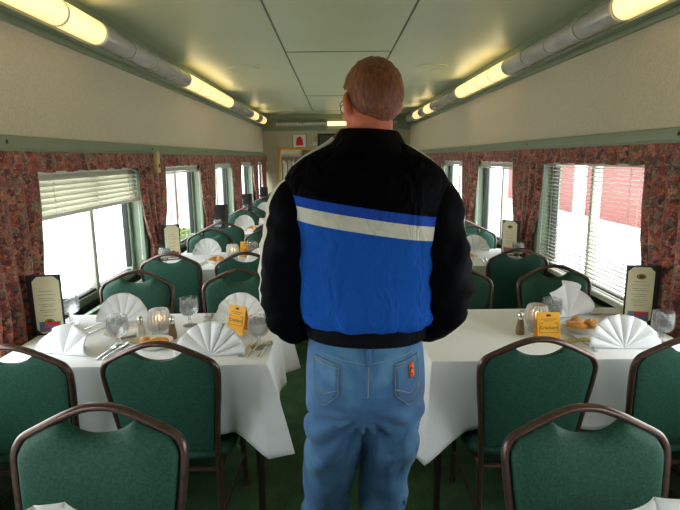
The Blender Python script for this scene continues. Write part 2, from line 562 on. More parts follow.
LIT = {-1: [(-1.8, -.2, 0), (-.2, 1.45, 0), (1.45, 3.28, 1), (3.28, 5.1, 0), (5.1, 7.2, 1), (7.2, 8.95, 0), (8.95, 9.55, 1), (9.55, 10.05, 0), (10.05, 10.6, 1)],
       1: [(-1.8, 0, 0), (0, 1.0, 0), (1.0, 2.84, 1), (2.84, 4.6, 0), (4.6, 6.35, 1), (6.35, 8.0, 0), (8.0, 8.6, 1), (8.6, 9.15, 0), (9.15, 9.75, 1), (9.75, 10.6, 0)]}
for s in (-1, 1):
    cnt = {0: 0, 1: 0}
    for ya, yb, lit in LIT[s]:
        if yb < 1.5: continue
        k = cnt[lit]; cnt[lit] += 1
        which = ['first', 'second', 'third', 'fourth', 'fifth'][k]
        tube_light(s, ya, yb, lit, '%s %s length of tubular cornice light, %s' % (which, 'glowing yellow' if lit else 'unlit grey', SIDE[s]))
# the one over the end door
for xa, xb, lit, lab in ((-1.25, -.72, 0, 'unlit grey light tube high on end wall, above red bell sign'), (-.70, -.22, 0, 'unlit grey light tube on end wall touching the glowing middle tube'),
                         (-.2, .5, 1, 'glowing yellow light tube on end wall above the doorway'), (.52, 1.25, 0, 'unlit grey light tube on end wall beyond the man, lowered-blind side')):
    o = empty('wall_tube_light', ((xa + xb) / 2, Y1 - .06, 2.27), label=lab, cat='light', group='light tubes on the end wall')
    h = (xb - xa) / 2
    bm = bmesh.new()
    loops = [[Vector((x, math.cos(2 * PI * k / 16) * rr, math.sin(2 * PI * k / 16) * rr)) for k in range(16)] for x, rr in ((-h, .04), (-h + .01, .045), (h - .01, .045), (h, .04))]
    bridge(bm, loops)
    finish('diffuser' if lit else 'cover_tube', bm, M['lit'] if lit else M['tube_off'], o)
    for x in (-h + .006, h - .006):
        bm = bmesh.new(); loops = [[Vector((x + dx, math.cos(2 * PI * k / 16) * .048, math.sin(2 * PI * k / 16) * .048)) for k in range(16)] for dx in (-.006, .006)]
        bridge(bm, loops)
        finish('end_cap', bm, M['ring'], o)

# ------------------------------------------------------------------ end-wall fittings
mir = empty('framed_mirror', (-.80, Y1, 1.34), label='gilt framed mirror on the end wall below red bell sign', cat='mirror')
bm = bmesh.new()
hw, hh, t = .43, .45, .055
for lo, hi in (((-hw, -.04, -hh), (-hw + t, 0, hh)), ((hw - t, -.04, -hh), (hw, 0, hh)), ((-hw + t, -.04, hh - t), (hw - t, 0, hh)), ((-hw + t, -.04, -hh), (hw - t, 0, -hh + t))):
    box(bm, lo, hi, .012)
finish('frame', bm, M['gold'], mir)
bm = bmesh.new(); box(bm, (-hw + t - .004, -.02, -hh + t - .004), (hw - t + .004, -.004, hh - t + .004))
finish('mirror_glass', bm, M['mirror'], mir, smooth=0)
sg = empty('bell_sign', (-.78, Y1, 1.925), label='white square sign with red bell shape on end wall above mirror', cat='sign')
bm = bmesh.new(); box(bm, (-.13, -.02, -.125), (.13, 0, .125), .004)
finish('board', bm, M['white_plastic'], sg)
bm = bmesh.new()
pts = [(-.075, -.09), (.075, -.09), (.072, -.02), (.062, .035), (.04, .075), (0, .095), (-.04, .075), (-.062, .035), (-.072, -.02)]
bridge(bm, [[Vector((x, y, z)) for x, z in pts] for y in (-.028, -.018)])
finish('bell_emblem', bm, M['red'], sg)
bm = bmesh.new()
for x in (-.142, .142): box(bm, (x - .01, -.024, -.14), (x + .01, 0, .14), .003)
finish('side_rail', bm, M['trim'], sg)
kb = empty('brass_dial', (-.42, Y1, 1.97), label='small round brass dial on end wall beside red bell sign', cat='dial')
bm = bmesh.new(); lathe(bm, [(.0, 0), (.04, 0), (.042, .012), (.03, .02), (.012, .022), (.012, .035), (0, .036)], 20, cap=(False, False))
for vv in bm.verts: vv.co = Vector((vv.co.x, -vv.co.z, vv.co.y))
finish('dial_plate', bm, M['brass'], kb)
sw = empty('switch_plate', (-.46, Y1, 1.86), label='small white switch plate on end wall beneath the brass dial', cat='switch')
bm = bmesh.new(); box(bm, (-.045, -.008, -.03), (.045, 0, .03), .003); finish('plate', bm, M['white_plastic'], sw)
bm = bmesh.new()
for x in (-.02, .02): box(bm, (x - .008, -.02, -.012), (x + .008, -.008, .012), .002)
finish('toggle', bm, M['ink'], sw)

# ------------------------------------------------------------------ curtains, valances, blinds
def pleat(y, k=46, ph=0.0): return math.sin(k * y + ph) + .45 * math.sin(k * 2.3 * y + 1.3 + ph * 2)
for s in (-1, 1):
    bm = bmesh.new()
    n = int((Y1 - Y0) / .018)
    loops = []
    for i in range(n + 1):
        y = Y0 + .03 + i * (Y1 - Y0 - .06) / n
        loops.append([Vector((s * (W - .060 - .011 * pleat(y, 52) * q - .010 * q), y, z)) for z, q in ((1.617, .25), (1.595, .5), (1.57, .8), (1.545, 1), (1.516 + .004 * math.sin(y * 30), 1.1))])
    bridge(bm, loops, closed=False)
    finish('valance', bm, M['floral'], smooth=0 or 60, label='pleated floral valance running under the green rail, %s' % SIDE[s], cat='valance')

def curtain(s, yc, seed, lab, wide=.29, low=1.0):
    o = empty('curtain', (s * (W - .034), yc, SILL), label=lab, cat='curtain', group='floral curtains between the windows')
    ctrl0 = [(z_, wide * (1 - (1 - q_) * low)) for z_, q_ in ((1.56, 1), (1.35, .97), (1.18, .86), (1.02, .64), (.93, .46), (.86, .46), (.75, .56), (.69, .6))]
    bm = bmesh.new()
    nz, ny = 40, 64
    loops = []
    for j in range(nz + 1):
        z = 1.56 - (1.56 - .69) * j / nz
        ctrl = ctrl0
        for a, b in zip(ctrl, ctrl[1:]):
            if b[0] <= z <= a[0] + 1e-6:
                t = (a[0] - z) / (a[0] - b[0]); hwid = a[1] + (b[1] - a[1]) * (t * t * (3 - 2 * t)); break
        row = []
        for i in range(ny + 1):
            u = -1 + 2 * i / ny
            amp = .016 + .02 * (1 - hwid / wide)
            ph = seed + u * 15 + .6 * math.sin(3 * u + seed)
            x = amp * (math.sin(ph) + .35 * math.sin(2.1 * ph + 1))
            swag = .012 * math.sin(u * 9 + z * 7 + seed)
            row.append(Vector((-s * (.0 + .016 * (1 - hwid / wide) + x * .85), u * hwid + swag * .4 + .03 * (1 - hwid / wide) * math.sin(seed), z - SILL)))
        loops.append(row)
    bridge(bm, loops, closed=False)
    ob = finish('drape', bm, M['floral'], o, smooth=70)
    md = ob.modifiers.new('thick', 'SOLIDIFY'); md.thickness = .004
    if low < 1: return o
    bm = bmesh.new()
    hw = wide * (1 - .53 * low) * .85
    pts = [Vector((s * .02, -hw, .235)), Vector((-s * .03, -hw * .95, .225)), Vector((-s * .05, 0, .215)), Vector((-s * .03, hw * .95, .225)), Vector((s * .02, hw, .235))]
    tube(bm, catmull(pts, 6), .016, 8, flat=.35)
    finish('tie_band', bm, M['floral'], o)
    return o
PNAME = {1: 'behind the window end of the camera-side table', 2: 'beside the menu card on the first table', 3: 'between the first and second windows in view', 4: 'between the second and third windows in view',
         5: 'between the third and fourth windows in view', 6: 'between the fourth and fifth windows in view', 7: 'against the end wall'}
for s in (-1, 1):
    for k, yc in enumerate(PIER):
        if k < 1: continue
        yy = min(yc, Y1 - .3) - (.08 if k == 2 else 0)
        curtain(s, yy, k * 1.7 + s, 'floral curtain %s, %s' % (PNAME[k], SIDE[s]), low=.55 if k == 2 else 1.0, wide=.29 if k == 2 else .32)

def blind(s, ya, yb, zlow, label, opened=False, tilt=38):
    X = s * (W + .034)
    ztop = 1.545
    o = empty('venetian_blind', (X, (ya + yb) / 2, ztop), label=label, cat='blind', group='venetian blinds in the windows')
    hl = (yb - ya) / 2 - .012
    bm = bmesh.new(); box(bm, (-.024, -hl, -.045), (.024, hl, 0), .004)
    finish('headrail', bm, M['slat'], o)
    if zlow is not None:
        pitch = .0265 if s > 0 else .031
        z = -.06
        rows = []
        while ztop + z > zlow + .03:
            rows.append(z); z -= pitch
        bm = bmesh.new()
        a = R(tilt)
        for z in rows:
            loops = []
            for q in (-1, -.5, 0, .5, 1):
                c = .0245 * q
                crown = .003 * (1 - q * q)
                loops.append([Vector((s * c * math.cos(a), yy, z + c * math.sin(a) + crown)) for yy in (-hl + .004, -hl * .33, hl * .33, hl - .004)])
            bridge(bm, loops, closed=False)
        sl = finish('slats', bm, M['slat_thin'] if s > 0 else M['slat'], o)
        for y in (-hl * .72, 0, hl * .72):
            bm = bmesh.new()
            tube(bm, [(-.026, y, -.02), (-.026, y, zlow - ztop + .012), (.026, y, zlow - ztop + .012), (.026, y, -.02)], .0014, 5)
            finish('ladder_cord', bm, M['slat'], o)
        bm = bmesh.new(); box(bm, (-.022, -hl + .004, zlow - ztop), (.022, hl - .004, zlow - ztop + .024), .004)
        finish('bottom_rail', bm, M['slat'], o)
    else:
        bm = bmesh.new()
        for i in range(9): box(bm, (-.024, -hl + .004, -.050 - i * .004), (.024, hl - .004, -.0475 - i * .004))
        finish('slats', bm, M['slat'], o)
        bm = bmesh.new(); box(bm, (-.022, -hl + .004, -.102), (.022, hl - .004, -.088), .004)
        finish('bottom_rail', bm, M['slat'], o)
    bm = bmesh.new()
    tube(bm, catmull([(-s * .03, hl - .05, -.03), (-s * .032, hl - .055, -.4), (-s * .03, hl - .045, -.7)], 5), .002, 5)
    lathe(bm, [(.001, .0), (.006, -.01), (.007, -.035), (.001, -.04)], 8, c=(-s * .03, hl - .045, -.70))
    finish('pull_cord', bm, M['slat'], o)
    return o
wn = {1: 'the window beside the camera-side table', 2: 'the first window in view', 3: 'the second window in view', 4: 'the third window in view', 5: 'the fourth window in view', 6: 'the last window before the end wall'}
for s in (-1, 1):
    for i, (ya, yb) in enumerate(OPEN):
        if i < 2 or yb > Y1 + .3: continue
        if s < 0 and i == 2: blind(s, ya, yb, 1.265, 'white slatted blind raised three quarters, in %s' % wn[i], tilt=40)
        elif s > 0 and i == 2: blind(s, ya, yb, SILL + .03, 'white slatted blind lowered all the way, in %s' % wn[i], tilt=-13)
        else: blind(s, ya, yb, None, 'white blind drawn fully up, in %s, %s' % (wn[i], SIDE[s]))
# small beige cord box on the rail
o = empty('cord_box', (-(W - .088), 4.18, 1.56), label='small beige box hanging over the floral valance, raised-blind side', cat='box')
bm = bmesh.new(); box(bm, (0, -.035, -.09), (.03, .035, .075), .006); finish('case', bm, M['beige_box'], o)
bm = bmesh.new(); box(bm, (.03, -.012, -.05), (.034, .012, -.02), .001); finish('catch', bm, M['ink'], o)

# ------------------------------------------------------------------ chairs
REC = math.tan(R(9.5))
def bk(x, z, dy=0): return Vector((x, -(z - .42) * REC + dy, z))
def make_chair():
    o = empty('banquet_chair')
    half = [(.176, .335), (.184, .46), (.195, .58), (.208, .69), (.2145, .765), (.2140, .797), (.2055, .820), (.190, .837), (.150, .858), (.10, .883), (.06, .899), (.03, .907)]
    path = [(-x, z) for x, z in half] + [(0, .909)] + [(x, z) for x, z in half[::-1]]
    bm = bmesh.new()
    tube(bm, catmull([bk(x, z) for x, z in path], 4), .0135, 12, flat=.85)
    finish('back_frame', bm, M['metal'], o)
    # upholstered back panel with the hand-hole scoop
    def ztop(u):
        a = abs(u)
        if a < .46:
            t = a / .46
            return .838 + .036 * (t ** 2.4)
        t = (a - .46) / .54
        return .874 - .052 * t ** 1.25 - .028 * max(0, (t - .75) / .25) ** 2
    NU, NV = 36, 20
    def P_(i, j, side):
        u, v = -1 + 2 * i / NU, j / NV
        z = .445 + v * (ztop(u) - .445)
        zz = min(1, (z - .445) / .33)
        hw = .170 + .032 * zz
        x = hw * u
        if v < .06: x *= .97 + .5 * v
        prof = (1 - abs(u) ** 6) * (1 - abs(2 * v - 1) ** 8)
        dy = (.014 + .022 * prof ** .6) if side > 0 else (-.012 - .006 * prof ** .6)
        return bk(x, z, dy)
    bm = bmesh.new()
    F = [[bm.verts.new(P_(i, j, 1)) for i in range(NU + 1)] for j in range(NV + 1)]
    B = [[bm.verts.new(P_(i, j, -1)) for i in range(NU + 1)] for j in range(NV + 1)]
    for j in range(NV):
        for i in range(NU):
            bm.faces.new((F[j][i], F[j][i + 1], F[j + 1][i + 1], F[j + 1][i]))
            bm.faces.new((B[j][i + 1], B[j][i], B[j + 1][i], B[j + 1][i + 1]))
    ring = [(0, i) for i in range(NU)] + [(j, NU) for j in range(NV)] + [(NV, i) for i in range(NU, 0, -1)] + [(j, 0) for j in range(NV, 0, -1)]
    for k in range(len(ring)):
        a, b = ring[k], ring[(k + 1) % len(ring)]
        bm.faces.new((F[a[0]][a[1]], B[a[0]][a[1]], B[b[0]][b[1]], F[b[0]][b[1]]))
    finish('backrest', bm, M['fabric'], o, smooth=55)
    # seat cushion: rounded front, crowned top
    bm = bmesh.new()
    loops = []
    for z, g in ((.386, -.012), (.391, 0), (.408, .008), (.424, .004), (.434, -.010), (.439, -.04), (.442, -.10), (.443, -.17)):
        row = []
        for k in range(40):
            a = 2 * PI * k / 40
            c, sn = math.cos(a), math.sin(a)
            e = 5.0
            x = (.226 + g) * math.copysign(abs(c) ** (2 / e), c)
            y = (.212 + g) * math.copysign(abs(sn) ** (2 / e), sn)
            if y > 0: x *= 1 - .05 * (y / .2)
            row.append(Vector((x, .214 + y, z)))
        loops.append(row)
    bridge(bm, loops)
    finish('seat', bm, M['fabric'], o, smooth=50)
    bm = bmesh.new()
    for sx in (-1, 1):
        tube(bm, catmull([(sx * .178, .016, .338), (sx * .186, .05, .366), (sx * .196, .14, .385), (sx * .196, .40, .386)], 5), .011, 8)
    tube(bm, [(-.178, .012, .342), (.178, .012, .342)], .010, 8)
    tube(bm, [(-.19, .40, .384), (.19, .40, .384)], .010, 8)
    finish('seat_frame', bm, M['metal'], o)
    for sx in (-1, 1):
        bm = bmesh.new(); tube(bm, [(sx * .177, .014, .345), (sx * .184, -.008, .18), (sx * .20, -.045, .0)], .0125, 10)
        lathe(bm, [(.0, 0), (.017, 0), (.017, .02), (.013, .026)], 10, c=(sx * .2, -.045, 0), cap=(False, False))
        finish('leg', bm, M['metal'], o)
        bm = bmesh.new(); tube(bm, [(sx * .19, .40, .385), (sx * .192, .408, .2), (sx * .195, .42, .0)], .0125, 10)
        lathe(bm, [(.0, 0), (.017, 0), (.017, .02), (.013, .026)], 10, c=(sx * .195, .42, 0), cap=(False, False))
        finish('leg', bm, M['metal'], o)
    for sx in (-1, 1):
        bm = bmesh.new(); tube(bm, [(sx * .196, -.012, .17), (sx * .193, .41, .17)], .007, 8)
        finish('stretcher', bm, M['metal'], o)
    return o
chair = Proto(make_chair)
TOPY = .081
def put_chair(x, ytop, facing, label, group, rz=0):
    if facing > 0: return chair((x, ytop + TOPY, 0), rz, label, 'chair', group)
    return chair((x, ytop - TOPY, 0), PI + rz, label, 'chair', group)

G1, G2 = 'green banquet chairs with their backs to the camera', 'green banquet chairs facing the camera'
first_chair = put_chair(-.672, 1.27, -1, 'green banquet chair in front, backrest top with napkin before it, raised-blind side', G2)
first_chair.scale = (1.03, 1.03, 1.03)
put_chair(.613, 1.278, -1, 'green banquet chair in front, backrest top with napkin before it, lowered-blind side', G2)
XC = {-1: {'aisle': -.70, 'window': -1.25}, 1: {'aisle': .715, 'window': 1.275}}
for k, yt in enumerate(TAB):
    for s in (-1, 1):
        for place in ('aisle', 'window'):
            x = XC[s][place]
            j = rnd.uniform(-.015, .015)
            rz = R(rnd.uniform(-2, 2))
            put_chair(x + j, yt - .517 + rnd.uniform(-.01, .01), 1, 'green banquet chair, back turned, %s seat at %s table, %s' % (place, ORD[k], SIDE[s]), G1, rz)
            xx = x + j + ((.075 if s < 0 else -.02) if (place == 'aisle' and k == 0) else 0)
            put_chair(xx, yt + .75 + rnd.uniform(-.01, .01), -1, 'green banquet chair facing camera, %s seat at %s table, %s' % (place, ORD[k], SIDE[s]), G2, -rz)

# ------------------------------------------------------------------ tables and tablecloths
HX, HY, TOPZ = .555, .35, .755
CX = .895
def make_table():
    o = empty('dining_table')
    bm = bmesh.new(); box(bm, (-HX, -HY, TOPZ - .028), (HX, HY, TOPZ), .006); finish('tabletop', bm, M['wood_dark'], o)
    bm = bmesh.new(); box(bm, (-HX + .06, -HY + .06, TOPZ - .085), (HX - .06, HY - .06, TOPZ - .028), .004); finish('apron', bm, M['wood_dark'], o)
    for lx in (HX - .048, -.078):
        for sy in (-1, 1):
            bm = bmesh.new(); tube(bm, [(lx, sy * (HY - .10), TOPZ - .06), (lx, sy * (HY - .10), 0)], [.022, .016], 12)
            finish('leg', bm, M['wood_dark'], o)
    return o
def make_cloth(seed, s):
    """cloth over a table; the aisle end (local -s*x) falls freely, the window end hangs straight"""
    bm = bmesh.new()
    e, Z = .004, TOPZ + .0035
    hx, hy = HX + e, HY + e
    per = []
    nx, ny = 60, 38
    for i in range(nx): per.append((-hx + 2 * hx * i / nx, -hy, 0, -1))
    for i in range(ny): per.append((hx, -hy + 2 * hy * i / ny, 1, 0))
    for i in range(nx): per.append((hx - 2 * hx * i / nx, hy, 0, 1))
    for i in range(ny): per.append((-hx, hy - 2 * hy * i / ny, -1, 0))
    rows = []
    MZ = 14
    for j in range(-1, MZ + 1):
        t = max(0, j) / MZ
        row = []
        for i, (x, y, nx_, ny_) in enumerate(per):
            # nearest corner along the edge
            cx, cy = math.copysign(hx, x), math.copysign(hy, y)
            d = (abs(cx - x) if ny_ else abs(cy - y))
            free = (cx * s < 0)          # this corner is at the aisle end
            k = max(0, 1 - d / .14)
            L = .292 + ((.085 if y < 0 else .03) if free else .0) * k ** 1.3 + .006 * math.sin(i * .21 + seed)
            wob = .0 if j <= 0 else (.011 * math.sin(i * .33 + seed) + .008 * math.sin(i * .71 + 2 * seed)) * t
            out = .004 + .012 * t + wob + (.0 if j <= 0 else (.10 if free else .012) * k * t ** .8)
            dirn = Vector((nx_, ny_, 0))
            if k > 0: dirn = (dirn + Vector((math.copysign(1, x), math.copysign(1, y), 0)) * .55 * k).normalized()
            if not free and nx_ * s > 0: out = min(out, .02)
            p = Vector((x, y, Z)) + dirn * out
            p.z = Z - L * t - (.0 if j >= 0 else 0)
            if j == -1: p = Vector((x - .012 * nx_ - (.012 * math.copysign(1, x) if ny_ == 0 and False else 0), y - .012 * ny_, Z + .002))
            if j == 0: p.z = Z - .001
            row.append(p)
        rows.append(row)
    rs = bridge(bm, rows, cap=(False, False))
    # top: rows across
    bm.faces.new(rs[0])
    ob = finish('tablecloth', bm, M['cloth'], smooth=50)
    md = ob.modifiers.new('thick', 'SOLIDIFY'); md.thickness = .0022; md.offset = 1
    return ob
table = Proto(make_table)
YN = .60
for s in (-1, 1):
    for k, yt in [(-1, YN)] + list(enumerate(TAB)):
        cx = s * (CX - (.035 if k < 0 else 0))
        nm = ORD[k] if k >= 0 else 'camera-side'
        table((cx, yt, 0), 0 if s < 0 else PI, 'dark wooden dining table under white cloth, %s table on %s' % (nm, SIDE[s]), 'table', 'dining tables along the car')
        c = make_cloth(k * 1.3 + s, s)
        c.location = (cx, yt, 0)
        extra = {(-1, 0): ' with fan napkins and crystal', (1, 0): ' with rolls and crackers sign'}.get((s, k), '')
        tag(c, 'white linen tablecloth%s, draping %s table on %s' % (extra, nm, SIDE[s]), 'tablecloth', 'white tablecloths')
TT = TOPZ + .0085     # level things stand at

# ------------------------------------------------------------------ tableware prototypes
def make_fan(pleats, r, lean, amp, seed, squash=1.0):
    def mk():
        bm = bmesh.new()
        n = pleats * 8
        rows = []
        rg = random.Random(seed)
        jit = [rg.uniform(-.3, .3) for _ in range(pleats + 1)]
        for q in (0, .1, .22, .36, .5, .64, .78, .9, 1.0):
            row = []
            for i in range(n + 1):
                a = PI * i / n
                p = min(pleats - 1, i // 8)
                f = (i % 8) / 8 if i < n else 1
                hump = math.sin(PI * f) ** .75 if 0 < f < 1 else 0
                a2 = a + .10 * jit[p] * hump / pleats * 3
                rad = r * q * (1 + .02 * hump + .03 * jit[p] * hump)
                x = -math.cos(a2) * rad
                z = math.sin(a2) * rad * squash
                y = -amp * hump * (.15 + .85 * q) * (1 + jit[p]) + lean * (max(0, z) / r) ** 1.3 * r
                row.append(Vector((x, y, max(.0015, z) + .0015)))
            rows.append(row)
        bridge(bm, rows, closed=False)
        o = finish('folded_napkin', bm, M['napkin'], smooth=35)
        md = o.modifiers.new('thick', 'SOLIDIFY'); md.thickness = .003; md.offset = 0
        # the stand tail tucked behind
        bm = bmesh.new()
        bridge(bm, [[Vector((-.05, .012, .06 * squash)), Vector((.05, .012, .06 * squash))], [Vector((-.045, .05, .03)), Vector((.045, .05, .03))], [Vector((-.06, .075, .002)), Vector((.06, .075, .002))]], closed=False)
        t = finish('tail_fold', bm, M['napkin'], o, smooth=0)
        md = t.modifiers.new('thick', 'SOLIDIFY'); md.thickness = .003
        return o
    return mk
fan = Proto(make_fan(7, .128, .28, .016, 1, 1.1))
fan_wide = Proto(make_fan(8, .145, .5, .022, 2, .9))
fan_loose = Proto(make_fan(4, .125, .6, .04, 3, .95))
fan_tall = Proto(make_fan(4, .112, .25, .04, 5, 1.35))

def make_goblet():
    o = empty('water_goblet')
    bm = bmesh.new()
    prof = [(0, 0), (.034, 0), (.035, .003), (.02, .008), (.008, .014), (.0075, .040), (.013, .050, 0), (.032, .058, .03), (.042, .072, .035), (.0445, .10, .035), (.0435, .128, .015), (.042, .142, 0),
            (.0405, .142, 0), (.0418, .128, 0), (.0425, .10, 0), (.0395, .074, 0), (.029, .062, 0), (0, .058, 0)]
    lathe(bm, prof, 32, cap=(False, False))
    finish('bowl_and_stem', bm, M['glass'], o, smooth=60)
    bm = bmesh.new(); lathe(bm, [(0, .060), (.027, .063), (.0385, .076), (.0412, .10), (.0405, .122), (0, .122)], 24, cap=(False, False))
    for i in range(5):
        a = i * 1.3; c = Vector((.021 * math.cos(a), .021 * math.sin(a), .119 + .004 * (i % 2)))
        vs = box(bm, c - Vector((.010,) * 3), c + Vector((.010,) * 3), .002)
    finish('ice_water', bm, M['ice'], o, smooth=40)
    return o
goblet = Proto(make_goblet)
def make_votive():
    o = empty('crystal_votive')
    bm = bmesh.new()
    lathe(bm, [(0, 0), (.034, 0), (.038, .006), (.033, .018, .02), (.045, .034, .05), (.050, .06, .06), (.049, .09, .06), (.045, .115, .04), (.040, .126, .02), (.036, .127), (.042, .1), (.044, .06), (.036, .036), (0, .03)], 40, cap=(False, False))
    finish('cut_glass_shade', bm, M['cut'], o, smooth=25)
    bm = bmesh.new(); lathe(bm, [(0, .032), (.022, .032), (.022, .062), (.002, .062), (.0015, .07), (0, .071)], 20, cap=(False, False))
    finish('candle', bm, M['salt'], o)
    bm = bmesh.new(); lathe(bm, [(0, .070), (.004, .075), (.005, .082), (.003, .09), (0, .097)], 12, cap=(False, False))
    finish('flame', bm, M['flame'], o)
    return o
votive = Proto(make_votive)
def make_shaker(body):
    def mk():
        o = empty('shaker')
        bm = bmesh.new(); lathe(bm, [(0, 0), (.019, 0), (.020, .004), (.0185, .03), (.014, .062), (.0125, .075), (0, .076)], 16, cap=(False, False)); finish('body', bm, M[body], o)
        bm = bmesh.new(); lathe(bm, [(.0135, .073), (.0142, .078), (.0142, .092), (.012, .101), (.006, .106), (0, .107)], 16, cap=(False, False)); finish('cap', bm, M['steel'], o)
        return o
    return mk
salt, pepper = Proto(make_shaker('salt')), Proto(make_shaker('pepper'))
def make_plate():
    o = empty('bread_plate')
    bm = bmesh.new(); lathe(bm, [(0, .003), (.035, .003), (.04, 0), (.046, .001), (.05, .006), (.076, .013), (.082, .016), (.083, .018), (.079, .0175), (.05, .0105), (.045, .007), (0, .0068)], 36, cap=(False, False))
    finish('dish', bm, M['china'], o, smooth=60)
    bm = bmesh.new(); lathe(bm, [(.0765, .0158), (.079, .0178), (.0808, .0181), (.0795, .0172)], 36, cap=(False, False))
    finish('rim_line', bm, M['brass'], o)
    return o
plate = Proto(make_plate)
def make_bowl():
    o = empty('bread_dish')
    bm = bmesh.new(); lathe(bm, [(0, .002), (.045, .0), (.055, .004), (.085, .026), (.094, .036), (.096, .039), (.091, .037), (.08, .028), (.05, .01), (0, .008)], 36, cap=(False, False))
    for v in bm.verts: v.co.y *= .72
    finish('dish', bm, M['china'], o, smooth=60)
    return o
bowl = Proto(make_bowl)
def make_roll(a, b, c, seed):
    def mk():
        bm = bmesh.new()
        bmesh.ops.create_icosphere(bm, subdivisions=3, radius=1)
        for v in bm.verts:
            n = 1 + .10 * noise.noise(v.co * 1.6 + Vector((seed, 0, 0)))
            v.co = Vector((v.co.x * a * n, v.co.y * b * n, (v.co.z * c * n if v.co.z > 0 else v.co.z * c * .6) + c * .6))
        o = finish('bread_roll', bm, M['bread'], smooth=180)
        bm = bmesh.new()
        tube(bm, catmull([Vector((x * a, .1 * b * math.sin(3 * x), c * .62 + c * math.sqrt(max(0, 1 - x * x)) * .96)) for x in (-.6, -.3, 0, .3, .6)], 4), [.003] * 17, 6)
        finish('crust_split', bm, M['china'], o)
        return o
    return mk
roll_round, roll_long = Proto(make_roll(.030, .029, .024, 1)), Proto(make_roll(.046, .024, .021, 4))

def cutlery_shape(kind):
    bm = bmesh.new()
    Lh = .10
    tube(bm, [(0, 0, .004), (0, .05, .006), (0, Lh, .007), (0, Lh + .02, .008)], [(.006, .002), (.0045, .002), (.003, .002), (.003, .002)], 8, up=(1, 0, 0))
    if kind == 'knife':
        out = [(-.006, 0), (.006, 0), (.009, .03), (.009, .075), (.004, .1), (-.004, .095)]
        bridge(bm, [[Vector((x, Lh + .015 + y, z)) for x, y in out] for z in (.004, .007)])
    elif kind == 'spoon':
        for_ = []
        for (y, wd, dz) in ((0, .003, .008), (.012, .012, .006), (.028, .0175, .003), (.042, .016, .0035), (.054, .009, .006), (.058, .002, .008)):
            for_.append([Vector((wd * q, Lh + .018 + y, dz + .004 * abs(q) ** 2)) for q in (-1, -.5, 0, .5, 1)])
        bridge(bm, for_, closed=False)
        for_ = [[p - Vector((0, 0, .0015)) for p in r_] for r_ in for_]
        bridge(bm, for_, closed=False)
    else:
        pts = [(-.003, 0), (.003, 0), (.011, .02), (.011, .035), (-.011, .035), (-.011, .02)]
        bridge(bm, [[Vector((x, Lh + .015 + y, z)) for x, y in pts] for z in (.005, .007)])
        for q in (-1.5, -.5, .5, 1.5):
            tube(bm, [(q * .0062, Lh + .048, .006), (q * .0062, Lh + .09, .009)], [(.002, .0012), (.001, .001)], 6, up=(1, 0, 0))
    return bm
def make_cut(kind):
    def mk():
        return finish('table_' + kind, cutlery_shape(kind), M['steel'], smooth=50)
    return mk
knife, spoon, fork = Proto(make_cut('knife')), Proto(make_cut('spoon')), Proto(make_cut('fork'))

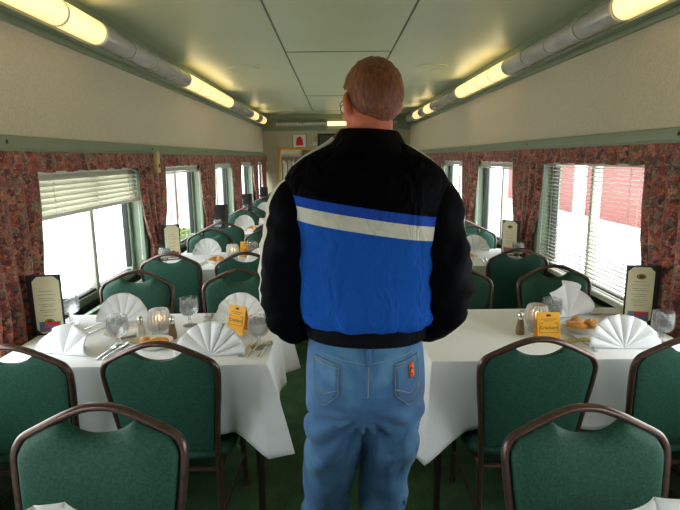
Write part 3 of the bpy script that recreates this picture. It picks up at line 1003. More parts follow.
def text_mesh(txt, size, font_scale=(1, 1)):
    cu = bpy.data.curves.new('lettering', 'FONT')
    cu.body = txt; cu.size = size; cu.align_x = 'CENTER'; cu.align_y = 'CENTER'; cu.extrude = .0004
    ob = bpy.data.objects.new('lettering', cu)
    COL.objects.link(ob)
    dg = bpy.context.evaluated_depsgraph_get()
    me = bpy.data.meshes.new_from_object(ob.evaluated_get(dg))
    bpy.data.objects.remove(ob)
    return me
def lines_mesh(rows, hw):
    bm = bmesh.new()
    for i, (z, f0, f1) in enumerate(rows):
        x = -hw * f0
        rg = random.Random(i)
        while x < hw * f1:
            L = rg.uniform(.004, .011)
            box(bm, (x, -.0008, z - .0008), (min(x + L, hw * f1), 0, z + .0008))
            x += L + .0022
    return bm
def make_menu(sd, emblem=True):
  def mk():
    """dark folder standing half open, cream menu sheet held by corner tabs"""
    o = empty('menu_card')
    h, wd = .29, .132
    bm = bmesh.new(); box(bm, (-wd / 2 - (.016 if sd < 0 else 0), 0, 0), (wd / 2 + (.016 if sd > 0 else 0), .005, h), .0015); finish('front_board', bm, M['black'], o)
    bm = bmesh.new()
    bridge(bm, [[Vector((sd * (wd / 2 + .012), .005, z)), Vector((sd * (wd / 2 + .016), .005, z)), Vector((sd * (wd / 2 - .02), .06, z)), Vector((sd * (wd / 2 - .024), .06, z))] for z in (0, h)])
    finish('rear_board', bm, M['black'], o, smooth=0)
    bm = bmesh.new()
    c, m = .022, .008
    x, z0, z1 = wd / 2 - m, m, h - m
    pts = [(-x + c, z0), (x - c, z0), (x, z0 + c), (x, z1 - c), (x - c, z1), (-x + c, z1), (-x, z1 - c), (-x, z0 + c)]
    bridge(bm, [[Vector((a, y, b)) for a, b in pts] for y in (-.0012, .0004)])
    sh = finish('menu_sheet', bm, M['cream'], o, smooth=0)
    bm = lines_mesh([(.212, .6, .5), (.196, .75, .75), (.178, .7, .6), (.168, .6, .75), (.15, .75, .6), (.14, .5, .5), (.122, .7, .7), (.112, .6, .4), (.096, .5, .5)], .05)
    for v in bm.verts: v.co.y -= .0013
    finish('printed_lines', bm, M['ink'], sh, smooth=0)
    bm = bmesh.new(); lathe(bm, [(0, 0), (.021, 0), (.021, .001), (0, .001)], 24, cap=(False, False))
    for v in bm.verts: v.co = Vector((v.co.x, -.0013 - v.co.z, (.236 if emblem else .066) + v.co.y * .62))
    finish('oval_emblem', bm, M['ink'], sh)
    bm = bmesh.new(); lathe(bm, [(.0135, 0), (.0165, 0), (.0165, .0016), (.0135, .0016)], 24, cap=(False, False))
    for v in bm.verts: v.co = Vector((v.co.x, -.0013 - v.co.z, (.236 if emblem else .066) + v.co.y * .62))
    finish('emblem_ring', bm, M['brass'], sh)
    bm = bmesh.new(); box(bm, (-.046, -.0022, .018), (.046, -.001, .066)); finish('picture_sky', bm, simple('picture_blue', srgb(84, 108, 136), .6, var=.2, vs=40), sh, smooth=0)
    bm = bmesh.new(); box(bm, (-.02, -.0030, .046), (.040, -.0014, .062)); box(bm, (-.03, -.0030, .03), (.0, -.0014, .036)); finish('picture_train', bm, M['red'], sh, smooth=0)
    return o
  return mk
menu_r = Proto(make_menu(1, True))
menu_l = Proto(make_menu(-1, False))
def make_tent(txt):
    def mk():
        o = empty('tent_card')
        wd, h, sp = .098, .125, .034
        bm = bmesh.new()
        bridge(bm, [[Vector((x, -sp, 0)), Vector((x, -.001, h)), Vector((x, .001, h)), Vector((x, sp, 0)), Vector((x, sp - .0014, 0)), Vector((x, 0, h - .003)), Vector((x, -sp + .0014, 0))] for x in (-wd / 2, wd / 2)])
        finish('folded_card', bm, M['yellow'], o, smooth=0)
        ang = math.atan2(h, sp)
        Mt = Matrix.Translation((0, -sp - .0008, 0)) @ Matrix.Rotation(ang, 4, 'X')
        def on(obj): obj.matrix_local = Mt
        me = text_mesh(txt, .021)
        me.materials.append(M['ink'])
        tx = bpy.data.objects.new('lettering', me); COL.objects.link(tx); tx.parent = o
        tx.matrix_local = Mt @ Matrix.Translation((0, .062, 0))
        bm = bmesh.new(); lathe(bm, [(0, 0), (.011, 0), (.011, .0008), (0, .0008)], 20, cap=(False, False))
        for v in bm.verts: v.co = Vector((v.co.x, v.co.y * .5 + .116, v.co.z))
        on(finish('oval_emblem', bm, M['ink'], o))
        bm = bmesh.new()
        for y, hw in ((.100, .032), (.092, .020)):
            x = -hw
            while x < hw: box(bm, (x, y - .0012, 0), (x + .006, y + .0012, .0006)); x += .0085
        for sx in (-1, 1):
            box(bm, (sx * .04 - .0008, .04, 0), (sx * .04 + .0008, .082, .0006)); box(bm, (min(sx * .024, sx * .04), .081, 0), (max(sx * .024, sx * .04), .083, .0006))
        box(bm, (-.04, .04, 0), (.04, .0415, .0006))
        on(finish('printed_border', bm, M['ink'], o, smooth=0))
        return o
    return mk
tent = Proto(make_tent('Crackers'))
def make_packet(mat, a, b):
    def mk():
        bm = bmesh.new()
        rows = []
        for i in range(9):
            u = -1 + i / 4
            rows.append([Vector((u * a, vv * b, .002 + .009 * max(0, (1 - u ** 4)) * (1 - vv * vv) * (1 + .3 * math.sin(5 * u + 3 * vv)))) for vv in (-1, -.6, -.2, .2, .6, 1)])
        bridge(bm, rows, closed=False)
        o = finish('packet', bm, M[mat], smooth=60)
        md = o.modifiers.new('thick', 'SOLIDIFY'); md.thickness = .002
        bm = bmesh.new()
        for sx in (-1, 1): box(bm, (sx * a - .003, -b, .001), (sx * a + .003, b, .003))
        finish('crimped_end', bm, M[mat], o, smooth=0)
        return o
    return mk
cracker, sugar = Proto(make_packet('packet', .030, .020)), Proto(make_packet('salt', .028, .016))

# ------------------------------------------------------------------ table settings
T = TT
L0, R0 = 'first table, raised-blind side', 'first table, lowered-blind side'
GN, GG, GC = 'fan folded napkins', 'water goblets', 'cutlery laid on the tables'
# napkins on the camera-side tables
fan((-.615, .89, T), R(8), 'white fan napkin tip in front of the chair backrest, raised-blind side', 'napkin', GN)
fan((.60, .875, T), R(-8), 'white fan napkin tip in front of the chair backrest, lowered-blind side', 'napkin', GN)
# first table, raised-blind side
fan((-1.13, 2.545, T), R(6), 'white fan napkin standing before the window-seat chair, far edge of ' + L0, 'napkin', GN)
fan((-.53, 2.52, T), R(-4), 'white fan napkin standing behind the yellow card on ' + L0, 'napkin', GN)
fan_loose((-1.20, 2.10, T), R(-14), 'white loosely fanned napkin in front of menu card on ' + L0, 'napkin', GN)
fan_wide((-.575, 2.06, T), R(2), 'white wide fan napkin behind aisle chair back on ' + L0, 'napkin', GN)
menu_l((-1.395, 2.36, T), R(10), 'cream menu card in dark folder standing by curtain on ' + L0, 'menu', 'menu cards')
goblet((-1.385, 2.53, T), 0, 'water goblet between menu card and window on ' + L0, 'goblet', GG)
goblet((-1.006, 2.19, T), .3, 'ice water goblet beside the salt shaker on ' + L0, 'goblet', GG)
goblet((-.77, 2.47, T), .5, 'ice water goblet at far edge between two fan napkins on ' + L0, 'goblet', GG)
goblet((-.385, 2.15, T), .9, 'ice water goblet beside yellow card at aisle corner of ' + L0, 'goblet', GG)
plate((-1.05, 2.345, T), 0, 'cream bread plate behind goblet beside the salt shaker on ' + L0, 'plate', 'cream bread plates')
plate((-.495, 2.315, T), 0, 'cream bread plate under yellow card on ' + L0, 'plate', 'cream bread plates')
salt((-.945, 2.29, T), 0, 'white salt shaker with steel cap on ' + L0, 'shaker', 'salt and pepper shakers')
pepper((-.80, 2.285, T), 0, 'brown pepper shaker with steel cap on ' + L0, 'shaker', 'salt and pepper shakers')
votive((-.872, 2.33, T), 0, 'cut crystal candle holder between salt and pepper on ' + L0, 'candle holder', 'crystal candle holders')
bowl((-.855, 2.16, T), 0, 'white bread dish behind aisle chair back on ' + L0, 'dish', 'bread dishes')
roll_round((-.88, 2.165, T + .012), .3, 'round bread roll in dish beside salt shaker on ' + L0, 'bread', 'bread rolls')
roll_long((-.825, 2.16, T + .018), .2, 'long bread roll in dish beside pepper shaker on ' + L0, 'bread', 'bread rolls')
tent((-.500, 2.318, T + .0165), R(-32), 'yellow folded card standing on bread plate, ' + L0, 'sign', 'yellow tent cards')
knife((-.452, 2.035, T), R(-12), 'steel knife beside the spoons near aisle corner of ' + L0, 'knife', GC)
fork((-.418, 2.03, T), R(-12), 'steel fork between knife and spoon near aisle corner of ' + L0, 'fork', GC)
spoon((-.372, 2.03, T), R(-10), 'steel spoon closest to the aisle corner of ' + L0, 'spoon', GC)
fork((-1.035, 2.03, T), R(-6), 'steel fork beside loosely fanned napkin on ' + L0, 'fork', GC)
knife((-1.01, 2.03, T), R(-8), 'steel knife next to the goblet by salt shaker on ' + L0, 'knife', GC)
fork((-.705, 2.45, T), R(6), 'steel fork at far edge beside standing napkin on ' + L0, 'fork', GC)
knife((-.675, 2.45, T), R(8), 'steel knife at far edge beside standing napkin on ' + L0, 'knife', GC)
spoon((-1.27, 2.42, T), R(-30), 'steel spoon between menu card and standing napkin on ' + L0, 'spoon', GC)
knife((-1.24, 2.32, T), R(-30), 'steel knife between menu card and bread plate on ' + L0, 'knife', GC)
# first table, lowered-blind side
pepper((.795, 2.275, T), 0, 'pepper shaker with steel cap beside crystal candle holder on ' + R0, 'shaker', 'salt and pepper shakers')
votive((.885, 2.315, T), .4, 'cut crystal candle holder behind the yellow sign on ' + R0, 'candle holder', 'crystal candle holders')
goblet((.972, 2.36, T), .2, 'ice water goblet behind the yellow sign on ' + R0, 'goblet', GG)
goblet((1.355, 2.13, T), .2, 'ice water goblet in front of menu card on ' + R0, 'goblet', GG)
tent((.888, 2.20, T), R(-3), 'yellow folded crackers sign behind aisle chair on ' + R0, 'sign', 'yellow tent cards')
bowl((1.087, 2.285, T), R(4), 'white bread dish holding rolls beside crackers sign on ' + R0, 'dish', 'bread dishes')
roll_long((1.05, 2.272, T + .022), R(-20), 'long bread roll leaning in dish nearest crackers sign on ' + R0, 'bread', 'bread rolls')
roll_round((1.13, 2.295, T + .022), .8, 'round bread roll upright in dish nearest window on ' + R0, 'bread', 'bread rolls')
roll_round((1.075, 2.318, T + .026), 2.0, 'round bread roll at back of the dish on ' + R0, 'bread', 'bread rolls')
fan_tall((1.12, 2.52, T), R(22), 'white napkin folded into tall points before window chair on ' + R0, 'napkin', GN, 1.18)
fan_wide((1.165, 2.075, T), R(-6), 'white wide fan napkin between the two chair backs on ' + R0, 'napkin', GN)
menu_r((1.398, 2.385, T), R(-12), 'cream menu card with oval emblem standing by curtain on ' + R0, 'menu', 'menu cards')
fork((1.30, 2.55, T), R(70), 'steel fork lying by the blind at far edge of ' + R0, 'fork', GC)
spoon((1.42, 2.51, T), R(75), 'steel spoon lying by the blind behind menu card on ' + R0, 'spoon', GC)
knife((1.035, 2.04, T), R(8), 'steel knife beside wide fan napkin on ' + R0, 'knife', GC)
cracker((.985, 2.175, T), .3, 'cellophane cracker packet beside crackers sign on ' + R0, 'packet', 'cracker packets')
cracker((1.045, 2.18, T), -.2, 'cellophane cracker packet in front of bread dish on ' + R0, 'packet', 'cracker packets')
sugar((1.205, 2.36, T), .5, 'white sugar packet behind bread dish on ' + R0, 'packet', 'sugar packets')
sugar((1.235, 2.31, T), -.3, 'white sugar packet between bread dish and menu card on ' + R0, 'packet', 'sugar packets')
# the tables further down
for s in (-1, 1):
    for k in range(1, 5):
        if s > 0 and k > 2: continue
        yt = TAB[k]
        nm = '%s table, %s' % (ORD[k], SIDE[s])
        X = lambda q: s * q
        (menu_r if s > 0 else menu_l)((X(1.375), yt + .02, T), R(-38) if s > 0 else (R(32) if k == 1 else R(195)), 'cream menu card in dark folder on ' + nm, 'menu', 'menu cards')
        if k <= 3:
            fan((X(1.14), yt + .2, T), R(5 * s), 'white fan napkin before window-seat chair, far edge of ' + nm, 'napkin', GN)
            fan((X(.55), yt + .2, T), R(-5 * s), 'white fan napkin before aisle-seat chair, far edge of ' + nm, 'napkin', GN)
            votive((X(.885), yt + .0, T), .3, 'cut crystal candle holder in the middle of ' + nm, 'candle holder', 'crystal candle holders')
            goblet((X(.73), yt + .05, T), .2, 'ice water goblet beside candle holder on ' + nm, 'goblet', GG)
            goblet((X(1.37), yt - .2, T), .2, 'ice water goblet in front of menu card on ' + nm, 'goblet', GG)
        if k <= 2:
            bowl((X(.97), yt - .17, T), 0, 'white bread dish holding rolls on ' + nm, 'dish', 'bread dishes')
            roll_round((X(.95), yt - .17, T + .022), 0, 'round bread roll in the dish on ' + nm, 'bread', 'bread rolls')
            roll_long((X(1.0), yt - .16, T + .024), .5, 'long bread roll in the dish on ' + nm, 'bread', 'bread rolls')
            tent((X(.80), yt + .14, T), R(-20), 'yellow folded card on ' + nm, 'sign', 'yellow tent cards')
            knife((X(1.12), yt - .27, T), R(-8), 'steel knife near window-seat chair back on ' + nm, 'knife', GC)
            fork((X(1.09), yt - .27, T), R(-8), 'steel fork near window-seat chair back on ' + nm, 'fork', GC)
            fan_wide((X(.60), yt - .25, T), 0, 'white wide fan napkin behind aisle chair back on ' + nm, 'napkin', GN)

# ------------------------------------------------------------------ people
def remesh(bm, vox, smooth_it, name, m, parent, **k):
    me = bpy.data.meshes.new('raw'); bmesh.ops.recalc_face_normals(bm, faces=bm.faces[:]); bm.to_mesh(me); bm.free()
    ob = bpy.data.objects.new('raw', me); COL.objects.link(ob)
    md = ob.modifiers.new('r', 'REMESH'); md.mode = 'VOXEL'; md.voxel_size = vox; md.use_smooth_shade = True
    if smooth_it:
        sm = ob.modifiers.new('s', 'SMOOTH'); sm.factor = .5; sm.iterations = smooth_it
    dg = bpy.context.evaluated_depsgraph_get()
    me2 = bpy.data.meshes.new_from_object(ob.evaluated_get(dg))
    bpy.data.objects.remove(ob); bpy.data.meshes.remove(me)
    me2.name = name
    me2.materials.clear(); me2.materials.append(m)
    for p in me2.polygons: p.use_smooth = True
    o = bpy.data.objects.new(name, me2); COL.objects.link(o)
    if parent: o.parent = parent
    return tag(o, **k)

def limb(bm, pts, rad, n=18, sub=5):
    """smooth tapering limb; rad entries are numbers or (a, b)"""
    P4 = catmull(pts, sub)
    rr = []
    for i in range(len(pts) - 1):
        for k in range(sub):
            t = k / sub
            a, b = rad[i], rad[i + 1]
            a = a if isinstance(a, tuple) else (a, a); b = b if isinstance(b, tuple) else (b, b)
            rr.append((a[0] + (b[0] - a[0]) * t, a[1] + (b[1] - a[1]) * t))
    a = rad[-1]; rr.append(a if isinstance(a, tuple) else (a, a))
    # rounded ends
    d0 = (P4[0] - P4[1]).normalized(); d1 = (P4[-1] - P4[-2]).normalized()
    r0, r1 = min(rr[0]), min(rr[-1])
    pre = [(P4[0] + d0 * r0 * math.sin(q), tuple(v * math.cos(q) for v in rr[0])) for q in (1.35, .9, .45)]
    post = [(P4[-1] + d1 * r1 * math.sin(q), tuple(v * math.cos(q) for v in rr[-1])) for q in (.45, .9, 1.35)]
    tube(bm, [p for p, _ in pre] + P4 + [p for p, _ in post], [r for _, r in pre] + rr + [r for _, r in post], n)

def ellipsoid(bm, c, r, rot=None, sub=3):
    res = bmesh.ops.create_icosphere(bm, subdivisions=sub, radius=1)
    for v in res['verts']:
        q = Vector((v.co.x * r[0], v.co.y * r[1], v.co.z * r[2]))
        if rot: q = rot @ q
        v.co = q + Vector(c)

SHOULDER_L, SHOULDER_R = [None], [None]
ARM = {}
def arm_path(s):
    return [(s * .160, .0, 1.49), (s * .205, -.008, 1.43), (s * .226, -.025, 1.31), (s * .236, -.03, 1.18), (s * .226, .0, 1.095), (s * .19, .10, 1.05), (s * .14, .19, 1.04), (s * .105, .24, 1.04)]

def head_mesh(bm, HC, Rz):
    """skull, jaw, nose, ears; Rz turns the head"""
    def pt(x, y, z): return HC + Rz @ Vector((x, y, z))
    ellipsoid(bm, pt(0, -.008, .022), (.073, .094, .092), Rz)
    ellipsoid(bm, pt(0, .022, -.052), (.058, .066, .066), Rz)           # jaw
    ellipsoid(bm, pt(0, .060, -.088), (.028, .026, .022), Rz, 2)          # chin
    ellipsoid(bm, pt(0, .074, .008), (.05, .022, .016), Rz, 2)            # brow
    limb(bm, [pt(0, .084, .010), pt(0, .102, -.02), pt(0, .098, -.032)], [.009, .014, .013], 10)   # nose
    ellipsoid(bm, pt(.012, .092, -.034), (.009, .01, .007), Rz, 2); ellipsoid(bm, pt(-.012, .092, -.034), (.009, .01, .007), Rz, 2)
    limb(bm, [pt(-.024, .078, -.058), pt(0, .090, -.056), pt(.024, .078, -.058)], [.006, .008, .006], 8)   # lips
    limb(bm, [pt(-.02, .078, -.067), pt(0, .088, -.067), pt(.02, .078, -.067)], [.006, .008, .006], 8)
    for s in (-1, 1):
        ellipsoid(bm, pt(s * .03, .078, -.006), (.013, .012, .010), Rz, 2)  # lids
        ellipsoid(bm, pt(s * .046, .058, -.03), (.022, .024, .02), Rz, 2)   # cheeks
        # ear: rim and lobe
        rim = [pt(s * ((.078 if s < 0 else .064) + .016 * math.sin(t)), -.008 - .022 * math.sin(t * .9), .028 - .062 * t / PI * 1.0) for t in (0, .5, 1.0, 1.6, 2.3, 3.0)]
        limb(bm, rim, [.007, .009, .009, .008, .009, .008], 10)
        ellipsoid(bm, pt(s * (.080 if s < 0 else .068), -.008, -.003), (.009, .018, .030), Rz, 2)

def hand(bm, wrist, direction, side, curl=.8):
    """palm, four separate fingers, thumb from the side of the palm"""
    d = Vector(direction).normalized()
    up = Vector((0, 0, 1)); lat = d.cross(up).normalized()
    wv = Vector(wrist)
    palm_end = wv + d * .09
    limb(bm, [wv, wv + d * .045, palm_end], [(.026, .021), (.019, .040), (.016, .040)], 14) if False else None
    for q in (-.026, -.009, .009, .026):       # metacarpal ridges grown into one palm
        limb(bm, [wv + lat * q * .6, wv + d * .05 + lat * q, wv + d * .088 + lat * q * 1.1], [.017, .015, .011], 10, 3)
    inward = Vector((-side, 0, 0)); inward = (inward - d * inward.dot(d)).normalized()
    lens = (.066, .078, .073, .056)
    for i, q in enumerate((-.030, -.010, .010, .030)):
        b = wv + d * .088 + lat * q
        dirv = d.copy(); pts = [b]; L = lens[i]
        axis = lat
        for kk, frac in enumerate((.45, .32, .23)):
            dirv = Quaternion(axis, -curl * (.55 + .25 * kk) * .8) @ dirv
            pts.append(pts[-1] + dirv * L * frac)
        limb(bm, pts, [.0095, .009, .008, .0068], 10, 3)
    tb = wv + d * .03 + lat * (-.03)
    limb(bm, [tb, tb + d * .03 - lat * .022 + Vector((0, 0, .004)), tb + d * .056 - lat * .024, tb + d * .078 - lat * .018], [.014, .0115, .010, .008], 10, 3)

def make_person(hair_m, label, coat, trousers, main=True):
    HC = Vector((.021, .012, 1.722)) if main else Vector((0, .012, 1.722))
    Rz = Matrix.Rotation(R(21 if main else -10), 3, 'Z')
    bm = bmesh.new()
    # trunk of the body (under the clothes), neck, head, arms, hands, legs: one surface after the remesh
    bridge(bm, [ering(0, 0, z, rx, ry) for z, rx, ry in ((.80, .12, .10), (.9, .165, .115), (1.0, .16, .11), (1.15, .16, .11), (1.35, .18, .115), (1.46, .175, .105), (1.53, .12, .085), (1.57, .06, .06))])
    limb(bm, [(0, -.004, 1.52), (.012 if main else 0, -.004, 1.60), HC + Vector((-.006, -.012, -.05))], [.070, .068, .068])
    head_mesh(bm, HC, Rz)
    off = (-.042, .0) if main else (0, 0)
    for s in (-1, 1):
        a = arm_path(s)
        limb(bm, a, [.055, .056, .05, .044, .042, .04, .034, .028])
        hand(bm, a[-1], (-s * .75, .45, -.12), s)
        fx = s * .09 + off[0]
        limb(bm, [(s * .085, 0, .84), (s * .09 + off[0] * .4, .005, .64), (fx, .0, .46), (fx, -.02, .26), (fx, -.02, .09)], [.08, .075, .055, .052, .04])
        limb(bm, [(fx, -.05, .045), (fx, .05, .04), (fx + s * .01, .14, .035)], [(.035, .035), (.04, .03), (.035, .022)])
    body = remesh(bm, .0058, 3, 'person', M['skin'], None)
    tag(body, label, 'person')
    # hair shell with a ragged lower edge
    bm = bmesh.new()
    bmesh.ops.create_icosphere(bm, subdivisions=5, radius=1)
    for v in bm.verts:
        d = v.co.copy()
        streak = noise.noise(Vector((d.x * 9, d.y * 9, d.z * 2.2)))
        r = 1 + .035 * streak + .02 * noise.noise(d * 3)
        q = Vector((d.x * (.0835 if d.z > 0 else .0835 + .004 * d.z) * r, d.y * .1045 * r - .012, d.z * .1035 * r + .024))
        v.co = q
    kill = []
    for v in bm.verts:
        d = v.co
        az = math.atan2(d.x, -(d.y + .012))      # 0 at the back
        a = abs(az)
        line = -.072 + .010 * math.sin(az * 23) if a < .95 else (-.072 + (a - .95) * .175 if a < 1.5 else (.036 if a < 1.9 else .036 + (a - 1.9) * .075))
        if d.z < line: kill.append(v)
    bmesh.ops.delete(bm, geom=kill, context='VERTS')
    for v in bm.verts:                            # tuck the nape in towards the neck
        if v.co.z < -.01:
            k = (-.01 - v.co.z) / .07
            v.co.x *= 1 - .20 * k; v.co.y = v.co.y * (1 - .16 * k)
    for v in bm.verts: v.co = HC + Rz @ v.co
    hr = finish('hair', bm, hair_m, body, smooth=180)
    md = hr.modifiers.new('thick', 'SOLIDIFY'); md.thickness = .010; md.offset = -1
    # jacket
    jk = bmesh.new()
    prof = [(1.078, .182, .142), (1.086, .205, .158), (1.105, .216, .166), (1.135, .22, .167), (1.2, .219, .163), (1.32, .218, .158), (1.40, .220, .153), (1.46, .234, .146), (1.505, .240, .134), (1.54, .220, .119), (1.568, .184, .106), (1.592, .140, .096), (1.612, .105, .090), (1.628, .088, .084)]
    loops = []
    for z, rx, ry in prof:
        row = ering(.0 + (.012 * max(0, z - 1.4) / .2 if main else 0), -.004, z, rx, ry, 96, 2.35, tilt=-.03)
        loops.append(row)
    # subdivide vertically for folds
    fine = []
    for a, b in zip(loops, loops[1:]):
        for t in (0, .125, .25, .375, .5, .625, .75, .875): fine.append([p.lerp(q, t) for p, q in zip(a, b)])
    fine.append(loops[-1])
    for row in fine:
        for p in row:
            z = p.z
            k = max(0, min(1, (1.40 - z) / .35))
            a = math.atan2(p.y, p.x)
            f = .006 * math.sin(a * 11 + z * 9 + 2 * noise.noise(p * 3)) * k + .010 * noise.noise(Vector((p.x * 11, p.y * 8, z * 6 + p.x * 8))) * (k + .25) + .005 * noise.noise(p * 17)
            if z < 1.12: f += .004 * math.sin(a * 22 + 2 * math.sin(a * 5)) * (1.12 - z) / .06
            p.x += math.cos(a) * f; p.y += math.sin(a) * f
    bridge(jk, fine, cap=(False, False))
    jacket = finish('jacket', jk, M['jacket'] if main else coat, body, smooth=70)
    # sleeves
    for s in (-1, 1):
        bm = bmesh.new()
        a = [Vector(p) for p in arm_path(s)]
        a[0] = Vector((s * .135, -.002, 1.49))
        P4 = catmull(a, 9)
        rads = [.066, .080, .083, .083, .079, .070, .058, .045]
        rr = []
        for i in range(len(a) - 1):
            for k in range(9):
                t = k / 9; rr.append(rads[i] + (rads[i + 1] - rads[i]) * t)
        rr.append(rads[-1])
        tube(bm, P4, rr, 44, cap=False)
        for v in bm.verts:
            z = v.co.z
            n = noise.noise(Vector((v.co.x * 16 + s * 3, v.co.y * 14, z * 24))) * .016 + noise.noise(v.co * 34) * .004
            k = 1.0 if z < 1.42 else .25
            c = min(P4, key=lambda q: (q - v.co).length)
            dd = (v.co - c); v.co += dd.normalized() * n * k
        mats = [M['black_fab'], M['piping']] if main else [coat]
        if main:
            want = Vector((s, -.30 if s < 0 else -.02, .1)).normalized()
            for f in bm.faces:
                c = f.calc_center_median()
                i = min(range(len(P4)), key=lambda q: (P4[q] - c).length)
                t = (P4[min(i + 1, len(P4) - 1)] - P4[max(0, i - 1)]).normalized()
                o_ = (want - t * want.dot(t)).normalized()
                d_ = c - P4[i]; d_ = (d_ - t * d_.dot(t)).normalized()
                if o_.angle(d_) < R(11) and i < 50: f.material_index = 1
        finish('sleeve', bm, mats, jacket, smooth=80)
        bm = bmesh.new()
        tube(bm, [P4[-1] + (P4[-1] - P4[-3]).normalized() * q for q in (-.012, .0, .028, .034)], [.047, .044, .037, .031], 24)
        finish('cuff', bm, M['ribknit'] if main else coat, jacket)
        if main:
            bm = bmesh.new()
            pp = [Vector((s * .090, .0, 1.626)), Vector((s * .115, .0, 1.608)), Vector((s * .15, .0, 1.588)), Vector((s * .19, .0, 1.562)), Vector((s * .222, .0, 1.525))]
            tube(bm, catmull(pp, 4), .0035, 8, flat=1.6)
            finish('piping', bm, M['piping'], jacket)
    # collar and ribbed waistband
    bm = bmesh.new()
    rows = []
    for z, r, yy in ((1.585, .122, -.004), (1.605, .110, -.004), (1.625, .098, -.002), (1.643, .087, .002), (1.648, .082, .002), (1.642, .077, .002), (1.60, .076, 0)):
        rows.append(ering(.014 if main else 0, yy, z, r, r * .98, 36, tilt=-.05))
    bridge(bm, rows, cap=(False, False))
    finish('collar', bm, M['black_fab'] if main else coat, jacket, smooth=60)
    bm = bmesh.new()
    rows = [ering(0, -.003, z, rx * (1 + 0), ry, 120, 2.3, tilt=-.03) for z, rx, ry in ((1.032, .178, .138), (1.038, .187, .145), (1.082, .191, .149), (1.09, .181, .141))]
    for row in rows:
        for i, p in enumerate(row):
            if i % 2: p.x *= .988; p.y *= .988
    bridge(bm, rows, cap=(False, False))
    finish('waistband', bm, M['ribknit'] if main else coat, jacket, smooth=30)
    # trousers
    bm = bmesh.new()
    bridge(bm, [ering(0, yy, z, rx, ry, 36, 2.3, ry2=ry2) for z, rx, ry, ry2, yy in ((1.07, .168, .128, .125, 0), (1.01, .178, .138, .13, 0), (.93, .186, .15, .13, 0), (.86, .188, .152, .125, 0), (.80, .182, .142, .115, 0), (.76, .165, .11, .10, 0))])
    for s in (-1, 1):
        fx = s * .092 + off[0]
        limb(bm, [(s * .092, -.012, .80), (s * .094 + off[0] * .3, -.004, .68), (s * .092 + off[0] * .75, .004, .52), (fx, .0, .40), (fx, -.02, .22), (fx, -.02, .07)],
             [(.105, .094), (.102, .09), (.086, .079), (.079, .073), (.075, .07), (.078, .072)], 22)
    for v in bm.verts: pass
    tr = remesh(bm, .0085, 5, 'jeans' if main else 'trousers', M['denim'] if main else trousers, body)
    me = tr.data
    for v in me.vertices:
        p = v.co
        s = 1 if p.x > off[0] * .5 else -1
        k = max(0, min(1, (.86 - p.z) / .1))
        k2 = max(0, 1 - abs(p.z - .42) / .22)
        diag = math.sin((p.z * 26 + s * p.x * 20 + 3 * noise.noise(p * 5)))
        f = .010 * diag * k * (.4 + k2) * (.6 + noise.noise(p * 6)) + .016 * noise.noise(Vector((p.x * 12, p.y * 12, p.z * 16 + s))) * k
        cxr, czr = p.x - off[0] * .4, .83 - p.z
        rr_ = math.hypot(cxr, czr)
        phi = math.atan2(cxr, czr)
        if czr > -.08: f += .015 * math.sin(phi * 13 + rr_ * 16 + 1.5 * noise.noise(p * 7)) * max(0, min(1, rr_ / .08)) * max(0, 1 - rr_ / .42) * k
        seat = max(0, 1 - abs(p.z - .79) / .07) * max(0, -p.y / .15)
        f += seat * .006 * math.sin(abs(p.x) * 60 + p.z * 50)
        n = v.normal
        v.co = p + n * f
    me.update()
    if main:
        dg = bpy.context.evaluated_depsgraph_get(); dg.update()
        def surf(x, z):
            ok, loc, nor, _ = tr.ray_cast(Vector((x * 2.4, -.55, z)), (Vector((x * .45, 0, z)) - Vector((x * 2.4, -.55, z))).normalized())
            return (loc, nor) if ok else (Vector((x, -.12, z)), Vector((0, -1, 0)))
        def stuck(pts, lift):
            return [surf(x, z)[0] + Vector((0, -lift, 0)) for x, z in pts]
        for s in (-1, 1):
            cx = .138 if s > 0 else -.146
            outline = [(-.062, .918 + .006 * s * -1), (.062, .918 + .006 * s), (.064, .83), (.045, .80), (.0, .778), (-.045, .80), (-.062, .83)]
            # patch grid hugging the seat
            bm = bmesh.new()
            rows = []
            for j in range(13):
                t = j / 12
                z = .99 - t * .135
                hw = .055 if t < .72 else .055 * (1 - (t - .72) / .28 * .86)
                zz = [z + (.018 * s * (i / 8 - .5) * (1 - t)) for i in range(9)]
                rows.append([(lambda q: q[0] + q[1] * .0035)(surf(cx + hw * (-1 + i / 4), zz[i])) for i in range(9)])
            bridge(bm, rows, closed=False)
            pk = finish('back_pocket', bm, M['denim'], tr, smooth=60)
            md = pk.modifiers.new('thick', 'SOLIDIFY'); md.thickness = .003; md.offset = -1
            bm = bmesh.new()
            rim = [r[0] for r in rows] + rows[-1][1:-1] + [r[-1] for r in rows[::-1]]
            tube(bm, [p + Vector((0, -.001, 0)) for p in rim], .0012, 5)
            tube(bm, [p + Vector((0, -.001, 0)) for p in rows[0]], .0015, 5)
            tube(bm, [p + Vector((0, -.001, 0)) for p in rows[1]], .0013, 5)
            arc = [rows[7][i].lerp(rows[9][i], 1 - abs(i / 4 - 1)) + Vector((0, -.001, 0)) for i in range(9)]
            tube(bm, arc, .0013, 5)
            finish('pocket_stitching', bm, M['gold_thread'], tr)
        # orange leather patch with its dark curl mark on the right pocket
        pc, pn = surf(.154, .957)
        rows = [[surf(.154 + dx, .957 + dz + .15 * dx)[0] + Vector((0, -.0085, 0)) for dx in (-.0125, 0, .0125)] for dz in (-.02, 0, .02)]
        bm = bmesh.new(); bridge(bm, rows, closed=False)
        pt_ = finish('leather_patch', bm, M['orange_patch'], tr, label='orange square patch with dark curved mark')
        md = pt_.modifiers.new('thick', 'SOLIDIFY'); md.thickness = .002
        bm = bmesh.new()
        base_ = surf(.154, .957)[0] + Vector((0, -.0115, 0))
